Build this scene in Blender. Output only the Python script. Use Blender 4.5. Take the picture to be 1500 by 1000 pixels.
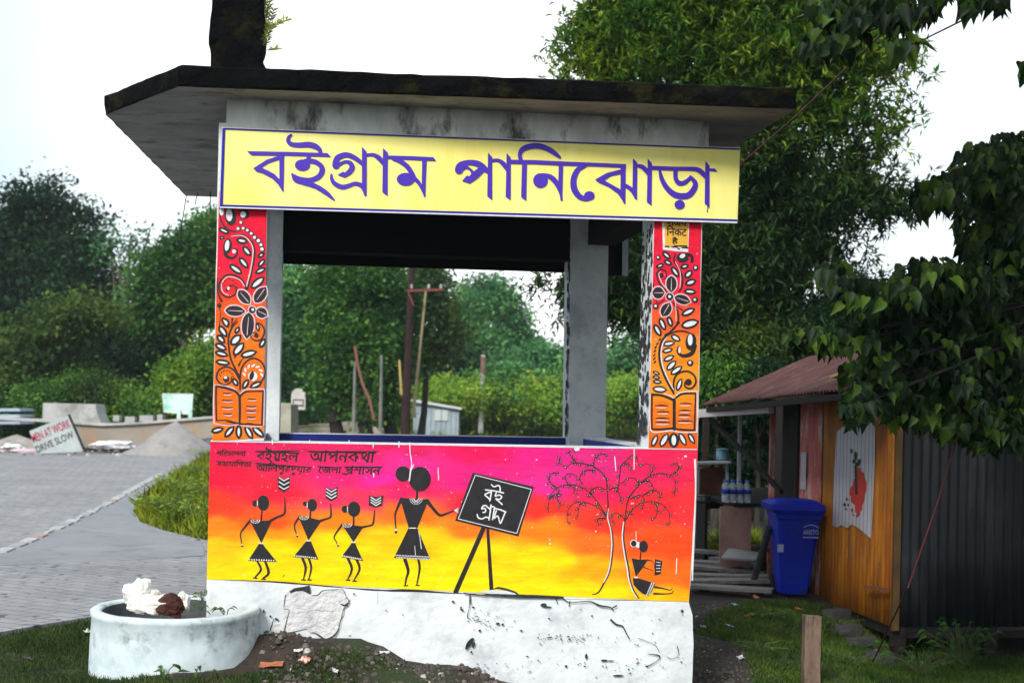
import bpy, bmesh, math, random
import numpy as np
from mathutils import Vector, Matrix
random.seed(7); RNG = np.random.default_rng(7)
SC = bpy.context.scene; COL = SC.collection
for o in list(bpy.data.objects): bpy.data.objects.remove(o)

# ------------------------------------------------------------------ camera
F = 2000.0; CX, CY = 750.0, 592.0; ROLL = math.radians(1.2); CAMZ = 1.5
cd = bpy.data.cameras.new('camera'); cam = bpy.data.objects.new('camera', cd); COL.objects.link(cam); SC.camera = cam
cd.sensor_width = 36.0; cd.lens = 36.0*F/1500.0; cd.shift_y = (CY-500.0)/1500.0; cd.clip_end = 3000; cd.clip_start = .05
cam.matrix_world = Matrix.Translation((0,0,CAMZ)) @ Matrix.Rotation(math.pi/2, 4, 'X') @ Matrix.Rotation(ROLL, 4, 'Z')
cd.dof.use_dof = True; cd.dof.focus_distance = 8.0; cd.dof.aperture_fstop = 3.2

# ------------------------------------------------------------------ sky, sun, exposure
W_ = bpy.data.worlds.new('World'); SC.world = W_; W_.use_nodes = True
SUN_EL, SUN_AZ = math.radians(36), math.radians(205)     # azimuth measured from +Y clockwise
def build_world():
    nt = W_.node_tree; nt.nodes.clear(); N = nt.nodes.new; L = nt.links.new
    out = N('ShaderNodeOutputWorld'); bg = N('ShaderNodeBackground'); bg.inputs['Strength'].default_value = .10
    sky = N('ShaderNodeTexSky'); sky.sky_type = 'NISHITA'; sky.sun_disc = False; sky.sun_elevation = SUN_EL; sky.sun_rotation = SUN_AZ
    tc = N('ShaderNodeTexCoord'); noi = N('ShaderNodeTexNoise'); noi.inputs['Scale'].default_value = 1.6; noi.inputs['Detail'].default_value = 4
    cr = N('ShaderNodeValToRGB'); cr.color_ramp.elements[0].position = .44; cr.color_ramp.elements[0].color = (4.3,5.1,5.5,1)
    cr.color_ramp.elements[1].position = .70; cr.color_ramp.elements[1].color = (10.6,10.8,11.,1)
    sx = N('ShaderNodeSeparateXYZ'); L(tc.outputs['Generated'], sx.inputs[0]); ab = N('ShaderNodeMath'); ab.operation = 'ABSOLUTE'; L(sx.outputs['X'], ab.inputs[0])
    m1 = N('ShaderNodeMath'); m1.operation = 'MULTIPLY_ADD'; m1.inputs[1].default_value = -.85; m1.inputs[2].default_value = .5; L(ab.outputs[0], m1.inputs[0])
    m2 = N('ShaderNodeMath'); m2.operation = 'MULTIPLY_ADD'; m2.inputs[1].default_value = .5; L(noi.outputs['Fac'], m2.inputs[0]); L(m1.outputs[0], m2.inputs[2])
    mx = N('ShaderNodeMix'); mx.data_type = 'RGBA'; mx.inputs['Factor'].default_value = .9
    L(tc.outputs['Generated'], noi.inputs['Vector']); L(m2.outputs[0], cr.inputs['Fac'])
    L(sky.outputs[0], mx.inputs['A']); L(cr.outputs[0], mx.inputs['B']); L(mx.outputs['Result'], bg.inputs['Color']); L(bg.outputs[0], out.inputs[0])
build_world()
sd = bpy.data.lights.new('sun', 'SUN'); sd.energy = 2.0; sd.angle = math.radians(14); sd.color = (1,.96,.9)
sun = bpy.data.objects.new('sun', sd); COL.objects.link(sun)
sv = Vector((math.sin(SUN_AZ)*math.cos(SUN_EL), math.cos(SUN_AZ)*math.cos(SUN_EL), math.sin(SUN_EL)))
sun.rotation_euler = sv.to_track_quat('Z','Y').to_euler(); sun.location = (0,0,30)
SC.view_settings.view_transform = 'Standard'; SC.view_settings.look = 'None'; SC.view_settings.gamma = 1.0
SC.view_settings.exposure = .9
SC.cycles.use_denoising = True; SC.cycles.max_bounces = 6; SC.cycles.diffuse_bounces = 3; SC.cycles.transparent_max_bounces = 8

# ------------------------------------------------------------------ helpers
def ray(px, py):
    u = px-CX; v = py-CY
    X = u*math.cos(ROLL)+v*math.sin(ROLL); D = -u*math.sin(ROLL)+v*math.cos(ROLL)
    return Vector((X/F, 1.0, -D/F))
CAM = Vector((0,0,CAMZ))
def at(px, py, Y): return CAM + ray(px,py)*Y
TH = math.radians(7.5)
E1 = Vector((math.cos(TH), math.sin(TH), 0)); E2 = Vector((-math.sin(TH), math.cos(TH), 0))
P0 = at(665, 592, 8.0); P0.z = 0
def hit(px, py, d):                     # pixel -> point on the kiosk plane at depth d behind the front face
    r = ray(px,py); t = (P0 + E2*d - CAM).dot(E2)/r.dot(E2); return CAM + r*t
def loc(p): q = p-P0; return q.dot(E1), q.dot(E2), p.z
def K(u, d, z): return P0 + E1*u + E2*d + Vector((0,0,z))
def lin(c): return tuple(((x/255)/12.92 if x/255 <= .04045 else ((x/255+.055)/1.055)**2.4) for x in c[:3])

def M(name, c1, c2=None, scale=5, rough=.8, bump=0, bscale=None, metal=0, lo=.35, hi=.65, c3=None, s3=1.5, spec=.3, stretch=None, detail=6):
    m = bpy.data.materials.get(name)
    if m: return m
    m = bpy.data.materials.new(name); m.use_nodes = True; nt = m.node_tree; b = nt.nodes['Principled BSDF']; N = nt.nodes.new; L = nt.links.new
    b.inputs['Roughness'].default_value = rough; b.inputs['Metallic'].default_value = metal; b.inputs['Specular IOR Level'].default_value = spec
    b.inputs['Base Color'].default_value = (*c1, 1)
    g = N('ShaderNodeNewGeometry'); vec = g.outputs['Position']
    if stretch:
        mp = N('ShaderNodeMapping'); mp.inputs['Scale'].default_value = stretch; L(vec, mp.inputs['Vector']); vec = mp.outputs[0]
    col = None
    if c2:
        n = N('ShaderNodeTexNoise'); n.inputs['Scale'].default_value = scale; n.inputs['Detail'].default_value = detail; n.inputs['Roughness'].default_value = .65; L(vec, n.inputs['Vector'])
        r = N('ShaderNodeValToRGB'); r.color_ramp.elements[0].position = lo; r.color_ramp.elements[1].position = hi
        r.color_ramp.elements[0].color = (*c1,1); r.color_ramp.elements[1].color = (*c2,1); L(n.outputs['Fac'], r.inputs['Fac']); col = r.outputs[0]
        if c3:
            n3 = N('ShaderNodeTexNoise'); n3.inputs['Scale'].default_value = s3; n3.inputs['Detail'].default_value = 8; n3.inputs['Roughness'].default_value = .7; L(vec, n3.inputs['Vector'])
            r3 = N('ShaderNodeValToRGB'); r3.color_ramp.elements[0].position = .52; r3.color_ramp.elements[1].position = .66; L(n3.outputs['Fac'], r3.inputs['Fac'])
            mx = N('ShaderNodeMix'); mx.data_type = 'RGBA'; L(r3.outputs[0], mx.inputs['Factor']); L(col, mx.inputs['A']); mx.inputs['B'].default_value = (*c3,1); col = mx.outputs['Result']
        L(col, b.inputs['Base Color'])
    if bump:
        nb = N('ShaderNodeTexNoise'); nb.inputs['Scale'].default_value = bscale or scale*4; nb.inputs['Detail'].default_value = 6; L(vec, nb.inputs['Vector'])
        bp = N('ShaderNodeBump'); bp.inputs['Strength'].default_value = bump; bp.inputs['Distance'].default_value = .02; L(nb.outputs['Fac'], bp.inputs['Height']); L(bp.outputs[0], b.inputs['Normal'])
    return m

def leafmat(name, c1, c2, c3, trans=.35, rough=.5, cl=1.2, spec=.25):
    m = bpy.data.materials.get(name)
    if m: return m
    m = bpy.data.materials.new(name); m.use_nodes = True; nt = m.node_tree; b = nt.nodes['Principled BSDF']; N = nt.nodes.new; L = nt.links.new
    b.inputs['Roughness'].default_value = rough; b.inputs['Specular IOR Level'].default_value = spec
    g = N('ShaderNodeNewGeometry'); n = N('ShaderNodeTexNoise'); n.inputs['Scale'].default_value = cl; n.inputs['Detail'].default_value = 3; L(g.outputs['Position'], n.inputs['Vector'])
    ad = N('ShaderNodeMath'); ad.operation = 'MULTIPLY_ADD'; L(g.outputs['Random Per Island'], ad.inputs[0]); ad.inputs[1].default_value = .55; 
    sb = N('ShaderNodeMath'); sb.operation = 'MULTIPLY_ADD'; L(n.outputs['Fac'], sb.inputs[0]); sb.inputs[1].default_value = 1.6; sb.inputs[2].default_value = -.58; L(sb.outputs[0], ad.inputs[2])
    r = N('ShaderNodeValToRGB'); e = r.color_ramp.elements; e[0].position = 0; e[0].color = (*c1,1); e[1].position = 1; e[1].color = (*c3,1); k = e.new(.5); k.color = (*c2,1)
    L(ad.outputs[0], r.inputs['Fac']); L(r.outputs[0], b.inputs['Base Color'])
    t = N('ShaderNodeBsdfTranslucent'); hs = N('ShaderNodeHueSaturation'); hs.inputs['Value'].default_value = 1.5; hs.inputs['Hue'].default_value = .48; L(r.outputs[0], hs.inputs['Color']); L(hs.outputs[0], t.inputs['Color'])
    ms = N('ShaderNodeMixShader'); ms.inputs[0].default_value = trans; o = nt.nodes['Material Output']; L(b.outputs[0], ms.inputs[1]); L(t.outputs[0], ms.inputs[2]); L(ms.outputs[0], o.inputs['Surface'])
    return m

def attrmat(name, rough=.75, bump=.25, amount=.22):     # painted picture surface: colour from the mesh, brush noise on top
    m = bpy.data.materials.new(name); m.use_nodes = True; nt = m.node_tree; b = nt.nodes['Principled BSDF']; N = nt.nodes.new; L = nt.links.new
    a = N('ShaderNodeVertexColor'); a.layer_name = 'paint'; g = N('ShaderNodeNewGeometry'); mp = N('ShaderNodeMapping'); mp.inputs['Scale'].default_value = (1,1,5); L(g.outputs['Position'], mp.inputs['Vector'])
    n = N('ShaderNodeTexNoise'); n.inputs['Scale'].default_value = 5; n.inputs['Detail'].default_value = 7; n.inputs['Roughness'].default_value = .7; L(mp.outputs[0], n.inputs['Vector'])
    mr = N('ShaderNodeMapRange'); mr.inputs['From Min'].default_value = .3; mr.inputs['From Max'].default_value = .7; mr.inputs['To Min'].default_value = 1-amount; mr.inputs['To Max'].default_value = 1+amount; L(n.outputs['Fac'], mr.inputs['Value'])
    hs = N('ShaderNodeHueSaturation'); L(a.outputs['Color'], hs.inputs['Color']); L(mr.outputs[0], hs.inputs['Value'])
    n2 = N('ShaderNodeTexNoise'); n2.inputs['Scale'].default_value = 60; n2.inputs['Detail'].default_value = 3; L(g.outputs['Position'], n2.inputs['Vector'])
    r2 = N('ShaderNodeValToRGB'); r2.color_ramp.elements[0].position = .69; r2.color_ramp.elements[1].position = .76; L(n2.outputs['Fac'], r2.inputs['Fac'])
    mx = N('ShaderNodeMix'); mx.data_type = 'RGBA'; L(r2.outputs[0], mx.inputs['Factor']); L(hs.outputs[0], mx.inputs['A']); mx.inputs['B'].default_value = (.7,.6,.55,1)
    L(mx.outputs['Result'], b.inputs['Base Color']); b.inputs['Roughness'].default_value = rough; b.inputs['Specular IOR Level'].default_value = .2
    bp = N('ShaderNodeBump'); bp.inputs['Strength'].default_value = bump; bp.inputs['Distance'].default_value = .01; nb = N('ShaderNodeTexNoise'); nb.inputs['Scale'].default_value = 25; nb.inputs['Detail'].default_value = 6
    L(g.outputs['Position'], nb.inputs['Vector']); L(nb.outputs['Fac'], bp.inputs['Height']); L(bp.outputs[0], b.inputs['Normal'])
    return m

def tag(o, label=None, cat=None, group=None, kind=None):
    if label: o['label'] = label
    if cat: o['category'] = cat
    if group: o['group'] = group
    if kind: o['kind'] = kind
    return o
def empty(name, location, label=None, cat=None, group=None):
    o = bpy.data.objects.new(name, None); COL.objects.link(o); o.location = location; o.empty_display_size = .1; return tag(o, label, cat, group)
def wloc(o):
    v = Vector((0,0,0))
    while o: v = v + o.location; o = o.parent
    return v
def link(name, me, parent=None, local=False):
    o = bpy.data.objects.new(name, me); COL.objects.link(o)
    if parent:
        o.parent = parent
        if not local: o.location = -wloc(parent)
    return o
def copy_tree(o, location, label=None, group=None, rz=None, scale=None, parent=None):
    c = o.copy(); COL.objects.link(c); c.parent = parent
    if location is not None: c.location = location
    if label: c['label'] = label
    if group: c['group'] = group
    if rz is not None: c.rotation_euler = (0,0,rz)
    if scale: c.scale = scale
    for ch in o.children: copy_tree(ch, None, parent=c)
    return c

def smooth_line(pts, sub=5):
    P = [tuple(p) for p in pts]
    if len(P) < 3: return P
    out = []; n = len(P)
    for i in range(n-1):
        p0 = P[max(i-1,0)]; p1 = P[i]; p2 = P[i+1]; p3 = P[min(i+2,n-1)]
        for k in range(sub):
            t = k/sub
            out.append(tuple(.5*((2*b)+(-a+c)*t+(2*a-5*b+4*c-d)*t*t+(-a+3*b-3*c+d)*t**3) for a,b,c,d in zip(p0,p1,p2,p3)))
    out.append(P[-1]); return out

class MB:
    def __init__(s): s.v = []; s.f = []; s.m = []; s.c = None
    def add(s, verts, faces, mi=0):
        b = len(s.v); s.v += [tuple(x) for x in verts]; s.f += [tuple(b+i for i in f) for f in faces]; s.m += [mi]*len(faces)
    def box(s, lo, hi, mi=0):
        x0,y0,z0 = lo; x1,y1,z1 = hi
        s.add([(x0,y0,z0),(x1,y0,z0),(x1,y1,z0),(x0,y1,z0),(x0,y0,z1),(x1,y0,z1),(x1,y1,z1),(x0,y1,z1)], [(0,3,2,1),(4,5,6,7),(0,1,5,4),(1,2,6,5),(2,3,7,6),(3,0,4,7)], mi)
    def prism(s, front, off, mi=0, div=1):           # polygon (3-D points) extruded by vector off
        n = len(front); f = [Vector(p) for p in front]; rings = [[p+off*(k/div) for p in f] for k in range(div+1)]
        vs = [p for r in rings for p in r]; fs = [tuple(range(n)), tuple(reversed(range(n*div, n*div+n)))]
        for k in range(div):
            for i in range(n): j = (i+1)%n; fs.append((k*n+j, k*n+i, k*n+n+i, k*n+n+j))
        s.add(vs, fs, mi)
    def bar(s, a, b, w, h, mi=0, up=(0,0,1)):
        a = Vector(a); b = Vector(b); d = (b-a).normalized(); u = Vector(up)
        if abs(d.dot(u)) > .97: u = Vector((0,1,0))
        r = d.cross(u).normalized()*w/2; q = r.cross(d).normalized()*h/2
        s.prism([a-r-q, a+r-q, a+r+q, a-r+q], b-a, mi)
    def tube(s, pts, rad, n=8, mi=0, cap=True):
        P = [Vector(p) for p in pts]; R = rad if isinstance(rad,(list,tuple)) else [rad]*len(P); vs = []; fs = []
        for i,p in enumerate(P):
            d = (P[min(i+1,len(P)-1)]-P[max(i-1,0)]).normalized(); u = Vector((0,0,1)) if abs(d.z) < .9 else Vector((0,1,0))
            a = d.cross(u).normalized(); b = d.cross(a)
            for k in range(n): t = 2*math.pi*k/n; vs.append(p+a*math.cos(t)*R[i]+b*math.sin(t)*R[i])
        for i in range(len(P)-1):
            for k in range(n): j = (k+1)%n; fs.append((i*n+k, i*n+j, i*n+n+j, i*n+n+k))
        if cap: fs.append(tuple(range(n))); fs.append(tuple(reversed(range((len(P)-1)*n, len(P)*n))))
        s.add(vs, fs, mi)
    def lathe(s, prof, c, n=32, mi=0, jit=0, close=False):
        vs = []; fs = []; c = Vector(c)
        for (r,z) in prof:
            for k in range(n): t = 2*math.pi*k/n; j = 1+random.uniform(-jit,jit); vs.append(c+Vector((r*j*math.cos(t), r*j*math.sin(t), z)))
        m = len(prof); R = range(m if close else m-1)
        for i in R:
            i2 = (i+1)%m
            for k in range(n): j = (k+1)%n; fs.append((i*n+k, i*n+j, i2*n+j, i2*n+k))
        s.add(vs, fs, mi)
    def mesh(s, mats, smooth=False, tri=False):
        me = bpy.data.meshes.new('mesh'); me.from_pydata(s.v, [], s.f)
        for m in (mats if isinstance(mats,(list,tuple)) else [mats]): me.materials.append(m)
        me.polygons.foreach_set('material_index', s.m)
        if tri:
            bm = bmesh.new(); bm.from_mesh(me); bmesh.ops.triangulate(bm, faces=[f for f in bm.faces if len(f.verts) > 4], ngon_method='EAR_CLIP'); bm.to_mesh(me); bm.free()
        if smooth: me.polygons.foreach_set('use_smooth', [True]*len(me.polygons))
        me.update(); return me
    def build(s, name, mats, parent=None, smooth=False, local=False, tri=False): return link(name, s.mesh(mats, smooth, tri), parent, local)

def rough_edges(o, cuts=2, amp=.01, fs=6, bev=0):      # subdivide + noise so masonry edges are not ruler-straight
    from mathutils import noise
    bm = bmesh.new(); bm.from_mesh(o.data)
    bmesh.ops.triangulate(bm, faces=[f for f in bm.faces if len(f.verts) > 4])
    for _ in range(cuts): bmesh.ops.subdivide_edges(bm, edges=[e for e in bm.edges if e.calc_length() > .06], cuts=1, use_grid_fill=True)
    for v in bm.verts: v.co += Vector(noise.noise_vector(v.co*fs))*amp
    bm.to_mesh(o.data); bm.free(); return o

def merge(a, b, shift=None):          # b's mesh becomes part of a's mesh (surface pattern of the same part)
    k = len(a.data.materials); off = shift or Vector((0,0,0)); bm = bmesh.new(); bm.from_mesh(a.data); n = len(bm.faces); me = b.data
    for m in me.materials: a.data.materials.append(m)
    bm.from_mesh(me); bm.faces.ensure_lookup_table()
    for f in bm.faces[n:]: f.material_index += k
    bm.to_mesh(a.data); bm.free(); bpy.data.objects.remove(b); bpy.data.meshes.remove(me); return a
# ---- flat paint strokes / polygons traced onto a kiosk plane
class Paint(MB):
    def __init__(s, d, tf=lambda x,y:(x,y), scale=1.0): super().__init__(); s.d = d; s.tf = tf; s.sc = scale; s.k = 0
    def q(s, x, y, lay):
        X, Y = s.tf(x,y); return hit(X, Y, s.d - lay)
    def poly(s, pts, mi=0, lay=.0015):
        s.k += 1; lay += (s.k%40)*1.2e-5; s.add([s.q(x,y,lay) for x,y in pts], [tuple(range(len(pts)))], mi)
    def ell(s, cx, cy, rx, ry=None, mi=0, lay=.0015, ang=0, n=18):
        ry = ry or rx; a = math.radians(ang); P = []
        for k in range(n): t = 2*math.pi*k/n; x = rx*math.cos(t); y = ry*math.sin(t); P.append((cx+x*math.cos(a)-y*math.sin(a), cy+x*math.sin(a)+y*math.cos(a)))
        s.poly(P, mi, lay)
    def leaf(s, cx, cy, L, W, ang, mi=1, mo=0, lay=.0015, th=8.5, rib=None):
        a = math.radians(ang)
        def shape(l, w, off=0):
            P = []
            for k in range(20):
                t = 2*math.pi*k/20; x = l/2*math.cos(t); y = w/2*math.sin(t)*(1-.35*math.cos(t)**3)*(1-abs(math.cos(t))**5*.7); P.append((cx+(x+off)*math.cos(a)-y*math.sin(a), cy+(x+off)*math.sin(a)+y*math.cos(a)))
            return P
        s.poly(shape(L+th*2, W+th*1.3), mo, lay); s.poly(shape(max(L*.45,L-th*2.9), max(W*.36,W-th*3.0)), mi, lay+.0012)
        if rib is not None: s.line([(cx-L*.32*math.cos(a), cy-L*.32*math.sin(a), 3), (cx+L*.32*math.cos(a), cy+L*.32*math.sin(a), 6)], rib, lay+.002)
    def line(s, pts, mi=0, lay=.0015, w=None, sub=5, caps=True):
        P = [(p[0],p[1],p[2] if len(p) > 2 else (w or 6)) for p in pts]; last = None
        for i,p in enumerate(P):
            if len(pts[i]) < 3 and not w: P[i] = (p[0],p[1], last or 6)
            last = P[i][2]
        P = smooth_line(P, sub) if len(P) > 2 else P
        s.k += 1; base = lay+(s.k%40)*1.2e-5; vs = []; n = len(P)
        for i,(x,y,ww) in enumerate(P):
            x0,y0,_ = P[max(i-1,0)]; x1,y1,_ = P[min(i+1,n-1)]; dx,dy = x1-x0,y1-y0; l = math.hypot(dx,dy) or 1; nx,ny = -dy/l*max(ww,1)/2, dx/l*max(ww,1)/2
            o = base+i*2.5e-6; vs.append(s.q(x+nx,y+ny,o)); vs.append(s.q(x-nx,y-ny,o))
        s.add(vs, [(2*i,2*i+1,2*i+3,2*i+2) for i in range(n-1)], mi)
        if caps:
            for p in (P[0], P[-1]):
                if p[2] > 5: s.ell(p[0],p[1],p[2]/2,mi=mi,lay=lay+.0004,n=10)
    def text(s, body, x, y, w, h, mi=0, lay=.002, ang=0, slant=0):
        V, Fc = glyphs(body); xs = [v[0] for v in V]; ys = [v[1] for v in V]; a = math.radians(ang)
        x0,x1,y0,y1 = min(xs),max(xs),min(ys),max(ys); P = []
        for i,v in enumerate(V):
            tx = (v[0]-x0)/(x1-x0)*w; ty = (y1-v[1])/(y1-y0)*h; tx += -slant*(ty-h); P.append(s.q(x+tx*math.cos(a)-ty*math.sin(a), y+tx*math.sin(a)+ty*math.cos(a), lay))
        s.add(P, Fc, mi); dx = s.q(x+2.2,y+.8,lay+.0004)-s.q(x,y,lay); s.add([p+dx for p in P], Fc, mi)
def glyphs(body):
    c = bpy.data.curves.new('glyphs', 'FONT'); c.body = body; c.resolution_u = 3; c.offset = .009; o = bpy.data.objects.new('glyphs', c); COL.objects.link(o)
    me = o.evaluated_get(bpy.context.evaluated_depsgraph_get()).to_mesh(); V = [tuple(v.co) for v in me.vertices]; Fc = [tuple(p.vertices) for p in me.polygons]
    bpy.data.objects.remove(o); bpy.data.curves.remove(c); return V, Fc

# ---- leaves
T_RH = (np.array([(0,0,0),(.5,.5,.08),(1,0,-.05),(.5,-.5,.08)],float), [(0,1,2),(0,2,3)])
T_LANCE = (np.array([(0,0,0),(.35,.5,.05),(1,0,-.18),(.35,-.5,.05)],float), [(0,1,2),(0,2,3)])
T_HEART = (np.array([(0,0,0),(-.06,.22,.06),(.12,.42,.13),(.45,.40,.10),(.78,.18,-.10),(1.12,.02,-.34),(.78,-.16,-.08),(.5,-.36,.16),(.18,-.46,.17),(-.07,-.26,.07),(.42,0,-.06)],float),
           [(0,1,2,10),(10,2,3),(10,3,4,5),(0,10,8,9),(10,7,8),(10,5,6,7)])
def unit(a): return a/np.maximum(np.linalg.norm(a,axis=1,keepdims=True),1e-9)
def leaves_mesh(c, ax, nr, L, Wd, tmpl, mat):
    V, Fs = tmpl; k = len(V); n = len(c); ax = unit(ax); b = unit(np.cross(nr, ax)); nn = np.cross(ax, b)
    P = c[:,None,:] + ax[:,None,:]*V[None,:,0,None]*L[:,None,None] + b[:,None,:]*V[None,:,1,None]*Wd[:,None,None] + nn[:,None,:]*V[None,:,2,None]*L[:,None,None]
    me = bpy.data.meshes.new('leaves'); me.vertices.add(n*k); me.vertices.foreach_set('co', P.reshape(-1).astype(np.float32))
    li = np.concatenate([np.array(f) for f in Fs]); ln = np.array([len(f) for f in Fs]); nl = len(li)
    me.loops.add(n*nl); me.polygons.add(n*len(Fs)); idx = (li[None,:]+np.arange(n)[:,None]*k).reshape(-1)
    me.loops.foreach_set('vertex_index', idx.astype(np.int32)); tot = np.tile(ln, n); st = np.concatenate([[0],np.cumsum(tot)[:-1]])
    me.polygons.foreach_set('loop_start', st.astype(np.int32)); me.materials.append(mat); me.update(calc_edges=True)
    if tmpl is T_HEART: me.polygons.foreach_set('use_smooth', [True]*len(me.polygons))
    return me
def crown_points(blobs, n, cr, gap=.0, flat=.75):
    # blobs: (x,y,z,rx,ry,rz). cluster centres biased to the lumpy surface, then points round each
    B = np.array(blobs, float); vol = (B[:,3]*B[:,4]*B[:,5])**(2/3); ncl = max(12, n//85); pick = RNG.choice(len(B), ncl, p=vol/vol.sum())
    d = unit(RNG.normal(size=(ncl,3))); d[:,2] = d[:,2]*.9+.08; rr = .45+.6*RNG.random(ncl)**.55
    lump = 1+.16*np.sin(d[:,0]*5+pick)+.13*np.sin(d[:,2]*7+pick*2.1)
    cc = B[pick,:3] + d*B[pick,3:6]*(rr*lump)[:,None]; out = unit(d*B[pick,3:6])
    id_ = RNG.integers(0,ncl,n); p = cc[id_] + RNG.normal(size=(n,3))*cr*np.array([.62,.62,.62*flat]); return p, out[id_]
def blob(px, py, rpx, Y, ry=None, depth=None):
    c = at(px,py,Y); r = rpx*Y/F; rz = (ry or rpx)*Y/F; return (c.x,c.y,c.z,r,depth or r,rz)

# ------------------------------------------------------------------ ground
def rel(px, py, Y): p = at(px,py,Y); return (p.x, p.y, p.z)
CTRL = [rel(130,985,7.6), rel(380,985,7.5), rel(400,925,7.75), rel(495,937,7.85), rel(650,972,8.0), rel(780,1002,8.1), rel(1010,1030,8.3), (-.6,7.2,-.02), (0.3,7.2,-.1), (1.0,7.2,-.22),
        (-3,6,0),(-4,9,0),(-3,9.5,0),(-2.2,9.2,0),(-3,13,0),(-6,16,0),(-9,24,0),(0,6,-.08),(2,6,-.28),(1.75,8.2,-.22),(1.6,9.6,-.17),(1.9,10.9,-.13),(2.4,12,-.13),(1.6,12.5,-.13),(2.3,15,-.13),(1.5,17,-.1),
        (2.94,10.3,-.42),(2.6,10.4,-.3),(4.5,10.3,-.46),(6,9,-.46),(3.3,8,-.4),(5,13,-.45),(3.2,13,-.35),(6,18,-.3),(0,10,-.05),(-1,12,0),(0,16,0),(5,26,0),(-14,35,0),(0,30,0),(12,40,0),(4,6,-.4)]
CT = np.array(CTRL)
def sstep(v, a, b): t = min(1,max(0,(v-a)/(b-a))); return t*t*(3-2*t)
def g(x, y):
    if y > 45 or y < 1 or abs(x) > 25: return 0.0
    w = 1/((CT[:,0]-x)**2+(CT[:,1]-y)**2+.02)**1.8; k = 1-sstep(x,-1.9,-2.7)*sstep(y,8.1,8.8); return k*float((w*CT[:,2]).sum()/w.sum())
def on_road(x, y):  # flat paved area to the left of the kiosk
    return x < -1.9 and y > 8.1
def gp(px, py):
    r = ray(px,py); Y = CAMZ/max(-r.z,1e-3)
    for _ in range(8): Y = (CAMZ-g(r.x*Y,Y))/(-r.z)
    return Vector((r.x*Y, Y, g(r.x*Y,Y)))
from mathutils import noise as mn
def build_ground():
    xs = np.concatenate([-np.geomspace(600,8.3,16), np.arange(-8,8.01,.13), np.geomspace(8.3,600,16)])
    ys = np.concatenate([[-300,-60,-10,0,3], np.arange(4.5,18,.13), np.arange(18.2,46,.9), np.geomspace(48,1400,14)])
    V = []; 
    for y in ys:
        for x in xs:
            z = g(x,y); near = abs(x) < 8 and 4 < y < 18
            if near and not on_road(x,y): z += .018*mn.noise(Vector((x*3,y*3,0)))+.012*mn.noise(Vector((x*11,y*11,3)))
            if near and on_road(x,y): z -= .03
            V.append((x,y,z))
    nx = len(xs); Fs = [(j*nx+i, j*nx+i+1, (j+1)*nx+i+1, (j+1)*nx+i) for j in range(len(ys)-1) for i in range(nx-1)]
    m = M('ground_earth', (.016,.012,.010), (.052,.040,.032), 4.5, .95, .9, 30, c3=(.022,.045,.012), s3=.9, lo=.3, hi=.7)
    me = bpy.data.meshes.new('ground'); me.from_pydata(V,[],Fs); me.materials.append(m); me.polygons.foreach_set('use_smooth',[True]*len(Fs))
    tag(link('ground', me), kind='structure')
build_ground()

def paver_material():
    m = bpy.data.materials.new('pavers'); m.use_nodes = True; nt = m.node_tree; b = nt.nodes['Principled BSDF']; N = nt.nodes.new; L = nt.links.new
    g_ = N('ShaderNodeNewGeometry'); mp = N('ShaderNodeMapping'); mp.inputs['Rotation'].default_value = (0,0,.5); L(g_.outputs['Position'], mp.inputs['Vector'])
    nw = N('ShaderNodeTexNoise'); nw.inputs['Scale'].default_value = 6; L(mp.outputs[0], nw.inputs['Vector'])
    av = N('ShaderNodeMix'); av.data_type = 'RGBA'; av.blend_type = 'LINEAR_LIGHT'; av.inputs['Factor'].default_value = .02; L(mp.outputs[0], av.inputs['A']); L(nw.outputs['Color'], av.inputs['B'])
    br = N('ShaderNodeTexBrick'); br.inputs['Scale'].default_value = 1; br.inputs['Brick Width'].default_value = .24; br.inputs['Row Height'].default_value = .13; br.inputs['Mortar Size'].default_value = .009; br.inputs['Mortar Smooth'].default_value = .3
    br.inputs['Color1'].default_value = (.215,.212,.222,1); br.inputs['Color2'].default_value = (.27,.267,.275,1); br.inputs['Mortar'].default_value = (.13,.125,.13,1); L(av.outputs['Result'], br.inputs['Vector'])
    n1 = N('ShaderNodeTexNoise'); n1.inputs['Scale'].default_value = .7; n1.inputs['Detail'].default_value = 9; n1.inputs['Roughness'].default_value = .7; L(g_.outputs['Position'], n1.inputs['Vector'])
    r1 = N('ShaderNodeMapRange'); r1.inputs['From Min'].default_value = .3; r1.inputs['From Max'].default_value = .7; r1.inputs['To Min'].default_value = .72; r1.inputs['To Max'].default_value = 1.18; L(n1.outputs['Fac'], r1.inputs['Value'])
    hs = N('ShaderNodeHueSaturation'); L(br.outputs['Color'], hs.inputs['Color']); L(r1.outputs[0], hs.inputs['Value'])
    n2 = N('ShaderNodeTexNoise'); n2.inputs['Scale'].default_value = 9; n2.inputs['Detail'].default_value = 2; L(g_.outputs['Position'], n2.inputs['Vector'])
    r2 = N('ShaderNodeValToRGB'); r2.color_ramp.elements[0].position = .62; r2.color_ramp.elements[1].position = .68; L(n2.outputs['Fac'], r2.inputs['Fac'])
    mx = N('ShaderNodeMix'); mx.data_type = 'RGBA'; L(r2.outputs[0], mx.inputs['Factor']); L(hs.outputs[0], mx.inputs['A']); mx.inputs['B'].default_value = (.06,.055,.065,1)
    L(mx.outputs['Result'], b.inputs['Base Color']); b.inputs['Roughness'].default_value = .75
    bp = N('ShaderNodeBump'); bp.inputs['Strength'].default_value = .4; bp.inputs['Distance'].default_value = .01; iv = N('ShaderNodeMath'); iv.operation = 'SUBTRACT'; iv.inputs[0].default_value = 1; L(br.outputs['Fac'], iv.inputs[1]); L(iv.outputs[0], bp.inputs['Height']); L(bp.outputs[0], b.inputs['Normal'])
    return m
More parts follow.
